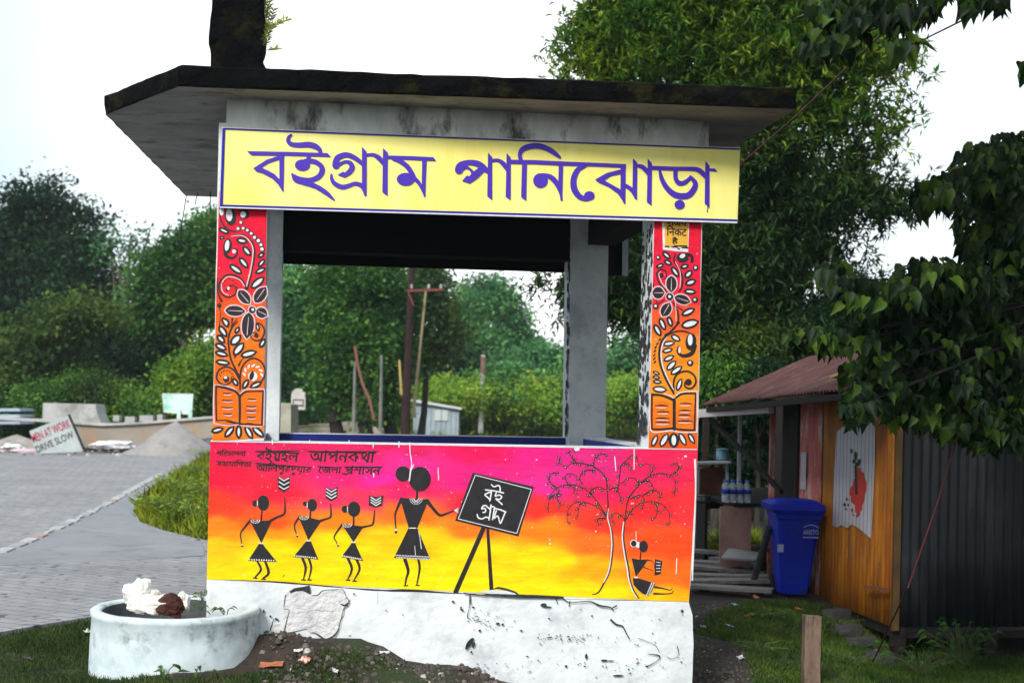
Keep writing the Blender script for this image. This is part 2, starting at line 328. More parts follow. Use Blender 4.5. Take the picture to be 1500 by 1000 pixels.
def sheet_from_px(name, poly, thick, mat, dz=.0, cell=None, kind='structure'):
    P = [gp(x,y)+Vector((0,0,dz)) for x,y in poly]; mb = MB(); mb.prism([p-Vector((0,0,thick)) for p in P], Vector((0,0,thick)), 0)
    return tag(mb.build(name, mat, tri=True), kind=kind)
# paved road: left boundary far outside frame
road_px = [(-900,1010),(-300,955),(0,928),(60,917),(135,905),(180,893),(330,868),(420,850),(420,790),(300,792),(240,778),(205,765),(196,748),(202,728),(232,708),(262,690),(290,672),(312,661),(0,664),(-900,680)]
sheet_from_px('road', road_px, .05, paver_material(), .012)
asph = M('smooth_cement', (.19,.195,.215), (.235,.24,.26), 1.3, .8, .2, 20, c3=(.16,.16,.17), s3=2)
sheet_from_px('pavement', [(-60,832),(0,813),(75,779),(150,742),(196,716),(199,722),(192,745),(203,769),(240,783),(296,796),(300,815),(190,822),(90,826)], .002, asph, .0135)
# painted kerb of flush blocks between the two surfaces
def kerb():
    pts = [(0,811),(40,795),(78,778),(106,765),(130,753),(152,742),(175,729),(196,717),(216,706),(238,694)]
    Q = [gp(*p) for p in pts]; S = [Vector(p) for p in smooth_line([tuple(q) for q in Q], 12)]
    mb = MB(); d = 0; seglen = .46; acc = 0; k = 0; cur = S[0]
    L = [0]
    for i in range(1,len(S)): L.append(L[-1]+(S[i]-S[i-1]).length)
    def pos(t):
        for i in range(1,len(L)):
            if L[i] >= t: f = (t-L[i-1])/(L[i]-L[i-1]+1e-9); return S[i-1].lerp(S[i], f)
        return S[-1]
    t = 0
    while t < L[-1]-.5:
        a = pos(t); b = pos(t+seglen*random.uniform(.62,.8)); mi = 1 if k in (3,14) else (2 if k in (1,6,9,12) else 0)
        up = Vector((0,0,.012)); mb.bar(a+up+Vector((0,0,random.uniform(-.004,.006))), b+up, (.12 if k not in (4,8,11,17) else .05), .034, mi); t += seglen; k += 1
    tag(mb.build('kerb', [M('kerb_white',(.46,.46,.455),(.28,.28,.285),9,.8,.3), M('kerb_red',(.33,.23,.21),(.36,.26,.24),9,.8,.3), M('kerb_bare',(.32,.32,.34),(.26,.26,.27),9,.8,.3)]), kind='structure')
kerb()

# ------------------------------------------------------------------ kiosk
white_wall = M('whitewash', (.72,.75,.755), (.56,.59,.61), 3.2, .85, .28, 22, c3=(.45,.48,.51), s3=2.6, lo=.42, hi=.72)
conc = M('stained_concrete', (.20,.20,.19), (.33,.33,.32), 3, .9, .6, 22, c3=(.10,.10,.09), s3=2.5)
beam_m = M('stained_white_beam', (.72,.74,.71), (.46,.47,.45), 2.6, .9, .5, 20, c3=(.10,.10,.09), s3=3.6, stretch=(1.6,1.6,.7))
black_moss = M('black_mould', (.0018,.0018,.0026), (.005,.005,.006), 8, .95, .9, 40, c3=(.016,.016,.005), s3=5, spec=.05)
plaster = M('bare_plaster', (.55,.54,.545), (.68,.68,.68), 9, .95, .8, 34, c3=(.36,.35,.36), s3=7)
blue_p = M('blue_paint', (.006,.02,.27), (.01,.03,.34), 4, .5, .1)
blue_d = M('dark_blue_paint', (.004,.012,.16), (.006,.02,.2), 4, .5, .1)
dark_line = M('black_paint', (.012,.011,.014), (.022,.02,.022), 20, .6)
white_paint = M('white_paint', (.78,.78,.8), (.62,.62,.66), 30, .6)
kiosk = empty('painted_kiosk', K(0,1.4,-.05), 'painted concrete kiosk with a mural of dancing figures, ornamented pillars and a flat mouldy roof', 'kiosk')
def ksolid(name, poly, d0, d1, mats, mi=0, rough=0, parent=kiosk, cuts=1, fs=5):
    mb = MB(); P = [hit(x,y,d0) for x,y in poly]; mb.prism(P, E2*(d1-d0), mi); o = mb.build(name, mats, parent, tri=True)
    if rough: rough_edges(o, cuts, rough, fs)
    return o
def lp(px, py, d): return loc(hit(px,py,d))
DEP = 3.0
# plinth + front wall below the mural line, then the mural wall above it
plinth = ksolid('plinth', [(303,848),(400,853),(455,857),(545,865),(665,869),(760,872),(820,877),(1009,881),(1014,900),(1016,945),(1013,1040),(650,1060),(299,1060)], -.012, .26, white_wall, rough=.0045, cuts=4, fs=7)
front_wall = ksolid('front_wall', [(308,645),(1022,657),(1019,740),(1016,800),(1009,881),(820,877),(665,869),(455,857),(303,848)], 0, .25, white_wall)
# plaster patch + cracks on the plinth
T8 = lambda x,y: (380+x*.21333, 820+y*.21333)
pb = Paint(-.012, T8)
pb.poly([(175,240),(205,205),(235,190),(320,185),(345,225),(375,242),(400,238),(420,212),(440,203),(515,200),(575,198),(595,240),(620,268),(610,312),(580,330),(578,375),(555,410),(545,440),(540,480),(500,520),(455,540),(420,520),(385,500),(350,495),(320,470),(200,495),(100,500),(70,480),(95,430),(160,425),(172,330),(168,290)], 0, .010)
pb.poly([(205,215),(240,192),(300,182),(345,172),(352,235),(330,225),(300,210),(250,212),(215,225)], 1, .0125)
pb.poly([(548,295),(585,305),(605,290),(608,315),(575,315)], 1, .0125)
for L_ in ([(175,240,8),(168,330,5),(200,335,5),(185,420,7),(168,495,8)],[(575,198,4),(600,250,7),(618,290,8),(580,340,6),(550,440,8),(520,510,12),(455,545,12),(415,515,12),(380,500,8),(350,500,6)],[(100,410,12),(75,480,8)],[(360,240,6),(400,242,7),(440,203,5),(575,198,5)],[(340,510,4),(345,580,5)],[(440,545,4),(465,610,4)],
           [(810,190,2),(812,300,3)],[(1450,235,10),(1440,330,12),(1432,390,16),(1450,410,8)],[(330,340,2),(420,350,2),(500,345,2)]): pb.line([(q[0]+random.uniform(-5,5),q[1]+random.uniform(-5,5),q[2]*random.uniform(.25,.9)) for q in L_], 1, .0128)
for (x,y,r,r2,a) in ((650,232,7,7,0),(1330,285,12,7,20),(1390,340,16,6,30),(1385,325,8,6,0),(1445,565,42,16,-50),(1470,580,10,22,20),(118,405,16,8,20),(75,385,8,8,0),(30,350,6,14,0),(1455,630,8,8,0),(870,345,5,5,0),(985,375,4,6,0)): pb.ell(x,y,r,r2,1,.0125,a,10)
pb.tf = lambda x,y: (680+x*.24, 830+y*.24)
for L_ in ([(600,190,8),(640,215,5),(700,212,5),(770,210,6),(830,235,10),(890,245,8),(910,265,6)],[(905,250,8),(930,235,8)],[(895,322,12),(930,350,10),(965,360,9),(985,395,7),(1008,438,6)],[(1060,432,3),(1120,455,3),(1165,475,3),(1190,515,4)],[(1120,530,3),(1190,540,8),(1180,570,4),(1120,605,7)],[(1300,482,5),(1308,535,3),(1270,560,3),(1235,545,3)],[(35,170,7),(40,230,5)],[(560,195,4),(570,225,5)],[(645,205,5),(640,240,6)],[(0,160,9),(100,172,8),(180,170,14),(330,178,20),(450,180,20),(600,186,16)],[(180,135,6),(215,128,14),(300,150,12),(330,170,10)]): pb.line(L_, 1, .0145)
for (x,y,r,r2,a) in ((485,232,20,12,0),(510,244,26,5,0),(205,345,12,8,0),(235,350,8,8,0),(95,388,9,8,0),(55,245,8,6,0),(1330,268,9,9,0),(40,450,10,22,35),(20,485,10,22,35),(348,388,10,5,0),(622,605,8,8,0),(855,570,22,7,0),(895,572,20,4,0),(940,662,34,6,0),(745,545,8,18,0),(385,545,9,4,0),(520,430,18,4,0),(780,298,6,6,0),(1115,605,9,6,0),(560,190,16,6,0)): pb.ell(x,y,r,r2,1,.0125,a,10)
pb.poly([(95,148),(180,138),(300,150),(330,168),(180,168)], 2, .013)
random.seed(5)
for i in range(230):
    x,y = random.choice([(random.uniform(60,1350),600+random.gauss(0,25)),(random.gauss(120,70),random.gauss(320,35)),(random.uniform(100,1350),random.uniform(240,690)),(random.gauss(640,110),random.gauss(440,18))]); s_ = random.uniform(1.2,4.5); pb.ell(x,y,s_*random.uniform(.8,2.2),s_,random.choice((1,3,3)),.0125,random.uniform(-30,30),7)
merge(plinth, pb.build('plinth_cracks', [plaster, M('crack_dark',(.02,.02,.022),(.05,.05,.055),20,.95), white_wall, M('scuff_grey',(.16,.19,.25),(.28,.30,.34),20,.95)], kiosk, tri=True))

# ---- mural
ANCH = [(310,655,235,25,75),(310,700,240,20,60),(310,745,245,60,35),(310,775,250,130,20),(310,800,250,190,10),(310,840,255,205,0),(400,660,225,30,88),(400,720,245,30,60),(400,765,250,80,20),(400,785,252,150,10),(400,805,255,215,0),(400,845,255,215,0),
 (500,660,235,30,95),(500,700,240,30,110),(500,730,245,50,90),(500,760,255,130,20),(500,795,255,215,0),(500,850,255,215,0),(560,700,240,35,147),(540,730,240,50,88),(600,650,230,30,90),(600,680,240,40,139),(600,715,240,30,92),(600,750,250,110,20),(600,785,255,200,0),(600,850,255,225,0),
 (700,660,240,20,92),(700,700,235,30,124),(700,738,245,30,60),(700,770,250,120,25),(700,805,255,215,0),(700,865,255,225,0),(800,665,240,30,132),(800,710,235,40,139),(800,745,250,50,40),(800,775,255,130,20),(800,820,255,215,0),(800,870,255,225,0),
 (880,680,225,40,124),(880,720,245,30,92),(880,765,250,55,40),(880,800,250,110,30),(880,830,255,170,10),(880,870,255,220,0),(960,680,245,30,90),(960,740,250,40,50),(960,800,250,75,25),(960,845,252,110,15),(960,875,255,190,10),(1018,680,245,40,80),(1018,740,248,50,60),(1015,800,250,75,25),(1015,850,253,100,20),(1010,878,255,170,0)]
COLANCH = [(350,303,225,20,55),(350,380,235,25,60),(350,420,238,40,50),(350,450,245,90,25),(350,500,245,115,25),(350,560,240,110,20),(350,600,235,110,20),(350,640,245,120,20),
           (990,325,230,25,55),(990,400,235,25,65),(990,430,235,35,55),(990,470,245,90,40),(990,510,250,140,30),(990,560,250,150,30),(990,620,245,120,20),(990,655,240,90,20)]
def paintcol(A, p=2.6, xs=1.0):
    A = np.array(A, float); C = np.array([lin(a[2:]) for a in A])
    def f(x,y): w = 1/(((A[:,0]-x)*xs)**2+((A[:,1]-y)*1.9)**2+60)**p; return (w[:,None]*C).sum(0)/w.sum()
    return f
mural_col = paintcol(ANCH, 2.2, .75); pillar_col = paintcol(COLANCH, 2.4)
def colour_grid(quad, nx, ny, d, lay, f, wob=None, gain=.92):
    tl,tr,br,bl = quad; V = []; C = []
    for j in range(ny+1):
        for i in range(nx+1):
            s = i/nx; t = j/ny; x = (tl[0]*(1-s)+tr[0]*s)*(1-t)+(bl[0]*(1-s)+br[0]*s)*t; y = (tl[1]*(1-s)+tr[1]*s)*(1-t)+(bl[1]*(1-s)+br[1]*s)*t
            V.append(hit(x,y,d-lay)); wx = 14*mn.noise(Vector((x*.02,y*.05,1))); wy = 9*mn.noise(Vector((x*.03,y*.04,7))); C.append(tuple(min(1,c*gain) for c in f(x+wx,y+wy))+(1,))
    Fs = [(j*(nx+1)+i,(j+1)*(nx+1)+i,(j+1)*(nx+1)+i+1,j*(nx+1)+i+1) for j in range(ny) for i in range(nx)]
    return V, Fs, C
paint_m = attrmat('sunset_paint')
def painted(name, quad, nx, ny, d, f, art, mats, parent):
    V,Fs,C = colour_grid(quad,nx,ny,d,.003,f); n = len(V); mb = MB(); mb.add(V,Fs,0)
    b = len(mb.v); mb.v += art.v; mb.f += [tuple(b+i for i in f_) for f_ in art.f]; mb.m += [m+1 for m in art.m]
    o = mb.build(name, [paint_m]+mats, parent, tri=True); ca = o.data.color_attributes.new('paint','FLOAT_COLOR','POINT')
    arr = np.ones((len(o.data.vertices),4),np.float32); arr[:n] = np.array(C); ca.data.foreach_set('color', arr.reshape(-1)); return o
B_, WH, RD, PK = 0, 1, 2, 3        # art slots: black, white, dark red, pale pink
a = Paint(0, lambda x,y: (300+x*.24, 630+y*.24))
LB, LW = .0045, .0062
def student(head, bun, neck, torso, ra, la, hand, skirt, legs, book, chev, feet):
    a.ell(*head, B_, LB); a.ell(*bun, B_, LB); a.line([((head[0]-head[2]),head[1]-14,5),((head[0]-head[2]),head[1]+16,5)], WH, LW); a.line(neck, B_, LB)
    a.poly(torso, B_, LB); a.line(ra, B_, LB, sub=3); a.line(la, B_, LB, sub=3); a.ell(hand[0],hand[1],6,mi=B_,lay=LB); a.ell(hand[0],hand[1]-9,4,mi=WH,lay=LW); a.poly(skirt, B_, LB)
    (x1,y1),(x2,y2) = skirt[-1], skirt[-2]
    for k in range(11): t = (k+.7)/12; a.ell(x1+(x2-x1)*t, y1+(y2-y1)*t-8, 4.5, 5, WH, LW, n=8)
    for l in legs: a.line(l, B_, LB, sub=3)
    for f in feet: a.line([(f[0]-8,f[1],7),(f[0]+14,f[1]+1,9)], B_, LB)
    cx = (torso[0][0]+torso[1][0])/2; cy = torso[0][1]+4
    for k in range(9): t = math.pi*(k/8); a.ell(cx-26*math.cos(t), cy+16*math.sin(t)+2, 3, 4, WH, LW, n=6)
    for k in range(6): t = math.pi*(k/5); a.ell(cx-14*math.cos(t), cy+9*math.sin(t), 3, 3, WH, LW, n=6)
    wx = (skirt[0][0]+skirt[1][0])/2; wy = skirt[0][1]; a.line([(wx-12,wy-4,6),(wx+12,wy-2,6)], WH, LW)
    a.poly(book, B_, LB)
    for c in chev: a.line([(c[0]-30,c[1]-17,6),(c[0],c[1]+3,7),(c[0]+30,c[1]-14,6)], WH, LW, sub=1)
student((357,443,36,48),(307,445,18,20),[(348,488,9),(345,545,11)],[(272,543),(345,552),(412,547),(345,688)],[(400,552,18),(440,530,13),(485,508,14),(489,455,9),(488,410,6)],[(280,547,16),(240,595,12),(218,630,8),(222,670,7),(228,700,5)],(228,706),
        [(330,692),(352,692),(440,802),(262,795)],[[(320,798,12),(343,848,14),(308,893,9)],[(368,798,14),(390,868,17),(356,900,9)]],[(443,277),(483,298),(520,280),(517,350),(483,377),(447,356)],[(483,305),(483,330),(483,356)],[(304,900),(354,906)])
student((655,455,30,38),(612,447,14,14),[(646,490,9),(642,535,11)],[(570,522),(642,532),(712,550),(632,670)],[(702,552,16),(740,540,11),(768,527,12),(770,490,9),(768,448,6)],[(578,527,14),(548,573,10),(552,610,8),(563,642,5)],(564,646),
        [(618,676),(648,676),(693,787),(540,772)],[[(597,782,17),(616,838,16),(603,905,8)],[(636,784,14),(650,838,13),(635,905,8)]],[(737,343),(773,362),(812,343),(808,410),(771,432),(738,412)],[(772,372),(772,392),(772,412)],[(598,911),(634,911)])
student((910,480,39,47),(855,480,20,22),[(908,525,10),(908,575,11)],[(833,568),(905,578),(970,585),(907,682)],[(960,590,15),(1000,582,10),(1025,572,12),(1033,530,9),(1037,485,6)],[(840,572,13),(790,645,9),(800,675,7),(812,700,5)],(813,704),
        [(897,686),(917,686),(966,796),(833,772)],[[(873,780,17),(898,845,15),(872,908,7)],[(926,786,17),(945,845,14),(911,912,7)]],[(1003,395),(1046,407),(1092,397),(1082,460),(1043,470),(1000,458)],[(1044,424),(1044,440),(1044,455)],[(870,912),(910,918)])
a.line([(475,895,4),(487,880,4)], RD, LB)
a.text('পির\u09bfচালনা'.replace('পির\u09bf','প\u09bfর'), 68, 112, 178, 42, B_, LB, .5, .1); a.text('সহেযািগতা', 66, 172, 215, 48, B_, LB, 1.5, .1)
a.text('বইমহল', 312, 98, 258, 92, B_, LB, 2, .1); a.text('আপনকথা', 632, 118, 400, 72, B_, LB, 1, .15)
a.text('আিলপুরদুয়ার', 310, 190, 338, 72, B_, LB, 2.5, .1); a.text('েজলা', 690, 214, 140, 46, B_, LB, 2, .1); a.text('পশাসন', 852, 214, 216, 52, B_, LB, 1, .15); a.line([(838,262,7),(868,266,9),(895,248,7)], B_, LB)
for x0,y0,x1,y1 in ((308,128,575,124),(630,128,1062,128),(312,200,648,225),(690,220,835,226),(852,222,1088,222)): a.line([(x0,y0,7),((x0+x1)/2,(y0+y1)/2+2,9),(x1,y1,5)], B_, LB)
for x,y,l in ((412,58,30),(1027,75,35),(1185,70,36),(1030,262,25),(880,62,12),(640,62,10)): a.line([(x,y,7),(x+1,y+l*.6,6),(x,y+l,3)], WH, LW)
a.tf = lambda x,y: (560+x*.25, 630+y*.25)      # teacher and blackboard
a.ell(220,285,65,73,B_,LB); a.ell(122,255,45,46,B_,LB); a.line([(161,72,6),(163,130,5),(168,160,5),(172,200,5),(166,235,8),(158,295,7)], WH, LW); a.line([(185,200,5),(172,225,6)],WH,LW); a.line([(327,218,4),(330,292,5)],WH,LW); a.line([(97,70,5),(97,100,5)],WH,LW)
a.line([(204,350,12),(202,398,13)],B_,LB); a.poly([(102,393),(185,400),(270,405),(262,430),(205,572),(155,572)],B_,LB)
a.line([(112,402,20),(90,450,14),(76,490,11),(76,530,9),(80,575,7)],B_,LB); a.ell(80,596,8,mi=B_,lay=LB); a.ell(80,582,6,mi=WH,lay=LW)
a.line([(262,412,24),(300,460,18),(337,497,16),(380,485,11),(422,469,8)],B_,LB,sub=3)
for k in range(5): a.line([(422,469,3),(446,455+k*7,3)],WH,LW)
a.poly([(152,574),(206,574),(240,655),(282,756),(68,746)],B_,LB)
for k in range(22):
    t = (k+.5)/22
    for r_ in (0,1): a.ell(76+200*t+(4 if r_ else 0), 731+10*t+r_*12, 3.6, 4, WH, LW, n=6)
for k in range(9): a.ell(160+k*4.4, 572, 3, 3.5, WH, LW, n=6)
for rr in (12,22,32):
    for k in range(11): t = math.pi*k/10; a.ell(198-rr*1.1*math.cos(t), 402+rr*math.sin(t)*.95, 2.8, 3.4, WH, LW, n=6)
a.line([(133,757,22),(152,820,17),(142,860,12),(134,903,8)],B_,LB,sub=3); a.line([(212,760,14),(219,810,13),(203,900,7)],B_,LB,sub=3); a.line([(127,909,7),(150,908,7)],B_,LB); a.line([(197,905,7),(217,908,7)],B_,LB)
a.line([(212,590,3),(222,640,4),(229,695,4)],WH,LW); a.line([(190,675,3),(195,735,3)],WH,LW)
a.line([(592,575,26),(430,945,28)],B_,LB); a.line([(618,580,17),(640,938,24)],B_,LB); a.poly([(530,247),(888,330),(797,620),(427,527)],B_,LB+.0004)
for p,q in (((545,262),(873,345)),((873,345),(788,603)),((788,603),(445,518)),((445,518),(545,262))): a.line([(*p,4),(*q,4)],WH,LW,caps=False)
CH = lambda *l: [a.line(x,WH,LW,w=8,sub=4) for x in l]
CH([(605,348),(660,355),(710,366)],[(640,358),(602,375),(615,390),(630,404)],[(640,352),(636,380),(630,412)],[(640,318),(655,330),(680,322),(690,335),(690,355)],[(668,365),(662,385),(685,378),(700,390),(685,404),(665,400),(682,415),(702,433)],
   [(582,458),(590,443),(606,440),(618,450),(632,462)],[(584,460),(596,456),(606,464),(602,478),(590,480)],[(556,492),(562,510),(584,518),(606,508),(624,512)],[(637,436),(632,480),(625,524)],[(636,448),(650,446)],[(658,450),(652,485),(646,522)],[(655,456),(690,464),(724,478)],[(668,470),(660,495),(655,515),(675,500),(684,520)],[(720,480),(706,515),(692,545),(684,520)])
a.tf = lambda x,y: (780+x*.26, 640+y*.26)      # tree and reader
for tr in ([(420,290,5),(426,380,8),(425,450,10),(444,520,10),(452,600,11),(445,690,11),(432,760,10),(402,822,9),(372,872,8),(335,886,4)],[(520,465,9),(512,560,10),(524,660,12),(540,740,12),(548,800,10),(570,860,8),(598,905,7)]): a.line(tr,B_,LB)
for tr in ([(428,400,3),(424,455,5),(440,520,5),(447,600,6),(440,690,5),(427,760,6),(400,818,5)],[(514,478,6),(506,560,6),(518,660,7),(534,740,7),(542,800,7),(563,862,6),(590,905,5)]): a.line(tr,WH,LW)
BR = [[(420,290),(415,240),(390,200),(345,165),(290,150),(230,145),(190,165),(155,150),(150,125),(162,108)],[(345,165),(350,120),(375,98),(415,95)],[(250,145),(215,105),(210,80),(240,70)],[(415,445),(380,385),(330,320),(270,280),(200,268),(130,290),(95,350),(88,425)],
 [(200,268),(185,230),(200,205),(240,212)],[(140,285),(105,260),(95,225),(115,200),(150,205)],[(350,190),(310,185),(275,205),(268,240),(290,268)],[(415,450),(370,395),(300,368),(240,368),(200,410),(195,475)],[(415,460),(375,455),(365,480)],[(320,340),(330,300),(370,280),(415,295)],
 [(300,370),(265,385),(255,445)],[(150,300),(140,345),(160,385)],[(425,300),(455,285),(480,300),(495,345),(490,365)],[(480,300),(490,230),(500,160),(530,130),(560,100),(590,110),(600,160),(650,150),(680,180),(665,210)],[(520,465),(540,350),(600,270),(650,225),(720,205),(780,215),(805,260),(800,335)],
 [(780,210),(815,190),(822,160),(795,145)],[(600,270),(590,240),(545,228),(500,260)],[(600,265),(640,245),(675,265),(680,310)],[(525,465),(570,400),(620,370),(680,362),(740,385),(770,430),(772,495)],[(550,350),(600,325),(630,350),(620,400)],[(620,330),(670,300),(710,310),(720,345)],
 [(680,365),(705,400),(690,455),(660,450)],[(518,460),(475,425),(450,440),(450,480)],[(545,430),(570,437)],[(510,150),(540,150),(560,175)],[(200,268),(235,280),(230,310)],[(95,350),(130,320),(160,318)]]
random.seed(11)
for bi,br in enumerate(BR):
    S = smooth_line(br,4); n = len(S); a.line([(x,y,6.5-3.5*i/n) for i,(x,y) in enumerate(S)], RD if bi%3 == 1 else B_, LB, sub=1, caps=False)
    for i in range(2,n,3):
        x,y = S[i]; an = random.uniform(0,360); dx = random.choice((-1,1))*random.uniform(5,9); a.line([(x,y,2.5),(x+dx,y+5,2.5)],B_,LB,caps=False); a.leaf(x+dx*1.6,y+7,15,8,an,WH,B_,LB,th=3.2)
        if random.random() < .35: a.leaf(x-dx*1.4,y-6,11,6,an+40,WH,B_,LB,th=3)
a.ell(625,615,26,33,B_,LB); a.ell(570,598,20,21,WH,LB); a.ell(570,598,16,17,B_,LW); a.poly([(586,590),(602,590),(602,622),(586,622)],WH,LW); a.line([(610,645,7),(607,688,8)],B_,LB); a.poly([(558,680),(605,690),(652,686),(625,730),(582,785)],B_,LB)
a.line([(642,692,10),(668,694,6),(684,712,4),(688,740,4)],RD,LB); a.line([(622,730,9),(655,742,5),(682,752,4)],RD,LB); a.line([(583,530,3),(585,580,3)],WH,LW)
a.poly([(690,685),(732,697),(722,770),(688,778)],B_,LB+.0003)
for k in range(4): a.line([(697,702+k*18,3),(697+24,706+k*16,4)],WH,LW)
a.poly([(565,795),(580,790),(620,800),(665,815),(692,820),(672,870),(655,893),(620,880),(590,855),(570,830)],B_,LB); a.line([(578,788,9),(590,790,8)],WH,LW)
for k in range(9):
    for r_ in (0,12): a.ell(672+r_-k*3.4, 822+k*8, 4, 4, WH, LW, n=6)
a.line([(690,843,12),(740,852,7),(775,860,5),(788,848,4)],B_,LB); a.line([(685,880,12),(740,882,7),(783,878,6),(795,862,4)],B_,LB); a.line([(813,680,5),(810,770,5)],WH,LW); a.line([(573,60,5),(572,182,5)],WH,LW); a.line([(463,108,5),(470,190,5)],WH,LW); a.ell(250,68,16,10,WH,LW)
for x,y,r_ in ((862,108,8),(858,488,4),(100,600,6),(357,530,5),(470,955,5)): a.ell(x,y,r_,r_*.7,WH,LW)
a.tf = lambda x,y: (x,y)
a.line([(303,850,4),(400,853,5),(455,857,4),(545,865,4),(600,864,3),(665,870,5),(745,872,4),(790,877,6),(820,878,4),(900,879,2.5),(1008,882,3)], B_, .006)
a.line([(309,646,1.2),(1021,658,1.2)],WH,LW,caps=False)
a.line([(1018,672,3),(1019,720,2),(1016,790,3),(1014,850,2)],WH,LW,caps=False)
art_mats = [dark_line, white_paint, M('dark_red_paint',(.20,.01,.02),(.10,.01,.015),20,.6), M('pale_pink_paint',(.75,.45,.5),(.7,.55,.6),20,.6), M('note_yellow',(.80,.38,.03),(.72,.42,.05),10,.7)]
painted('mural', [(308,645.5),(1022,657.5),(1009,881.5),(303,848.5)], 170, 50, 0, mural_col, a, art_mats, kiosk)

# ---- pillars
def pillar(name, poly, d0, d1, mats=white_wall, rough=.004, cuts=3): return ksolid(name, poly, d0, d1, mats, rough=rough, cuts=cuts, fs=8)
TL = [(321,280),(391,281),(386,641),(311,645.5)]; TR = [(958,300),(1029,300),(1022,657),(949,655)]
PIL = [pillar('pillar', [(321,180),(393,182),(386,645.6),(311,645)], 0, .29), pillar('pillar', [(960,205),(1031,206),(1022,657.3),(950,656.3)], 0, .29),
pillar('pillar', [(372,200),(417,200),(408,660),(362,660)], DEP-.29, DEP, white_wall), pillar('pillar', [(838,200),(893,200),(887,660),(833,660)], DEP-.29, DEP, white_wall)]
def fl(p, L, W_, ang, cx, cy): p.leaf(cx,cy,L+7,W_+7,ang,B_,PK,LB,th=4.5,rib=PK)
s = Paint(0, lambda x,y: (300+x*.18987, 290+y*.18987)); LF = lambda *z: [s.leaf(x,y,l,w,an,WH,B_,LB) for x,y,l,w,an in z]
s.ell(198,142,44,72,B_,LB,-8); s.ell(188,130,25,50,WH,LW,-4); s.ell(305,125,40,38,B_,LB); s.ell(295,128,22,24,WH,LW); s.ell(130,102,18,34,WH,LW); s.line([(112,80,8),(120,150,10),(140,200,12),(180,245,14),(240,260,10)],B_,LB)
for x,y,r_ in ((280,190,12),(258,237,13),(298,235,12),(330,250,12),(360,275,12),(385,305,13),(415,330,15),(435,362,13),(443,395,15)): s.ell(x,y,r_+6,mi=B_,lay=LB,n=12); s.ell(x-2,y-1,r_-1,mi=WH,lay=LW,n=12)
LF((148,253,80,34,25),(133,308,30,16,0),(287,330,80,44,10),(325,410,85,44,50),(300,500,95,44,50),(240,550,110,46,35),(435,440,50,30,-35),(438,500,70,34,-50),(430,560,80,36,-25),(408,652,125,54,-40))
s.ell(175,370,34,60,B_,LB,8); s.ell(172,366,17,42,WH,LW,8); s.line([(150,400,18),(165,445,26),(210,464,20),(245,440,14),(250,400,12),(228,392,10)],B_,LB); s.ell(225,412,15,mi=WH,lay=LW)
s.line([(195,300,8),(270,282,10),(330,303,12),(378,370,16),(382,450,16),(362,560,16),(328,700,16)],B_,LB); s.line([(200,298,5),(270,288,6),(325,310,8),(368,375,9),(370,450,9),(352,560,9),(322,680,9)],PK,LW)
s.line([(318,700,18),(300,650,16),(250,603,14),(180,592,13),(125,630,13),(108,690,13),(130,740,12),(180,765,12),(232,742,12),(243,700,10),(215,672,10),(178,688,14),(168,715,16)],B_,LB); s.line([(305,680,8),(270,630,7),(185,607,7),(140,640,7),(128,690,7),(145,730,6),(182,750,6)],PK,LW)
for k in range(8): an = math.pi*(1.0+k*.16); s.line([(185+55*math.cos(an),690+55*math.sin(an),5),(185+72*math.cos(an+.15),690+72*math.sin(an+.15),4)],B_,LW)
s.line([(100,620,6),(95,690,8),(108,750,12),(130,795,20)],B_,LB); s.ell(112,830,18,mi=B_,lay=LB); s.ell(182,695,10,14,WH,LW)
for x,y,l,w,an in ((305,765,140,84,50),(430,745,150,90,-55),(235,870,160,84,3),(440,885,100,84,25),(332,985,210,100,95)): fl(s,l,w,an,x,y)
s.ell(365,862,34,mi=PK,lay=LB); s.ell(365,862,27,mi=B_,lay=LW); s.ell(370,860,11,mi=WH,lay=LW+.001)
s.line([(110,800,6),(120,900,5),(112,985,8)],B_,LB); LF((158,960,80,36,60)); s.line([(212,930,16),(208,970,8)],B_,LB); s.line([(250,930,6),(200,990,8)],B_,LB)
s.tf = lambda x,y: (300+x*.18987, 470+y*.18987)
s.line([(400,12,10),(440,30,11),(460,80,12),(435,140,12),(385,150,11),(355,120,9),(368,90,8),(398,92,10)],B_,LB); s.ell(398,112,18,mi=B_,lay=LB)
LF((408,48,60,22,80),(445,170,70,38,-60),(165,10,60,40,50),(140,80,95,46,55),(125,140,75,44,45),(125,200,90,44,25),(130,253,95,42,15),(140,320,105,40,8),(240,145,100,60,-45),(262,215,115,56,-50),(340,253,120,50,-15),(250,70,50,28,-60),(235,472,60,34,60),(315,485,75,36,-60),(395,492,90,40,-25))
s.line([(250,5,10),(210,50,13),(186,110,15),(183,180,15),(200,290,15),(240,380,15),(268,440,15),(272,530,13)],B_,LB); s.line([(262,340,16),(285,300,8),(315,270,6)],B_,LB); s.line([(232,280,14),(240,240,8)],B_,LB)
s.line([(260,440,13),(225,380,13),(170,353,13),(112,375,13),(90,430,14),(112,475,12),(155,492,10),(200,470,10),(205,435,8)],B_,LB); s.ell(165,448,24,26,B_,LB); s.ell(160,436,13,10,WH,LW)
for k in range(7): an = math.pi*(1.05+k*.15); s.line([(165+45*math.cos(an),430+45*math.sin(an),8),(165+58*math.cos(an+.2),430+55*math.sin(an+.2),6)],B_,LB)
s.line([(272,440,13),(282,370,13),(320,312,13),(380,287,14),(440,320,13),(466,390,13),(448,450,12),(405,484,9)],B_,LB); s.ell(370,426,36,mi=WH,lay=LB); s.leaf(362,420,60,22,-75,B_,B_,LW)
for k in range(7): an = math.pi*(1.0+k*.17); s.leaf(372+68*math.cos(an),412+68*math.sin(an),34,14,math.degrees(an)+50,WH,WH,LB,th=2)
def book(s, L):
    for pts in L: s.line(pts, B_, LB+.0003, sub=4)
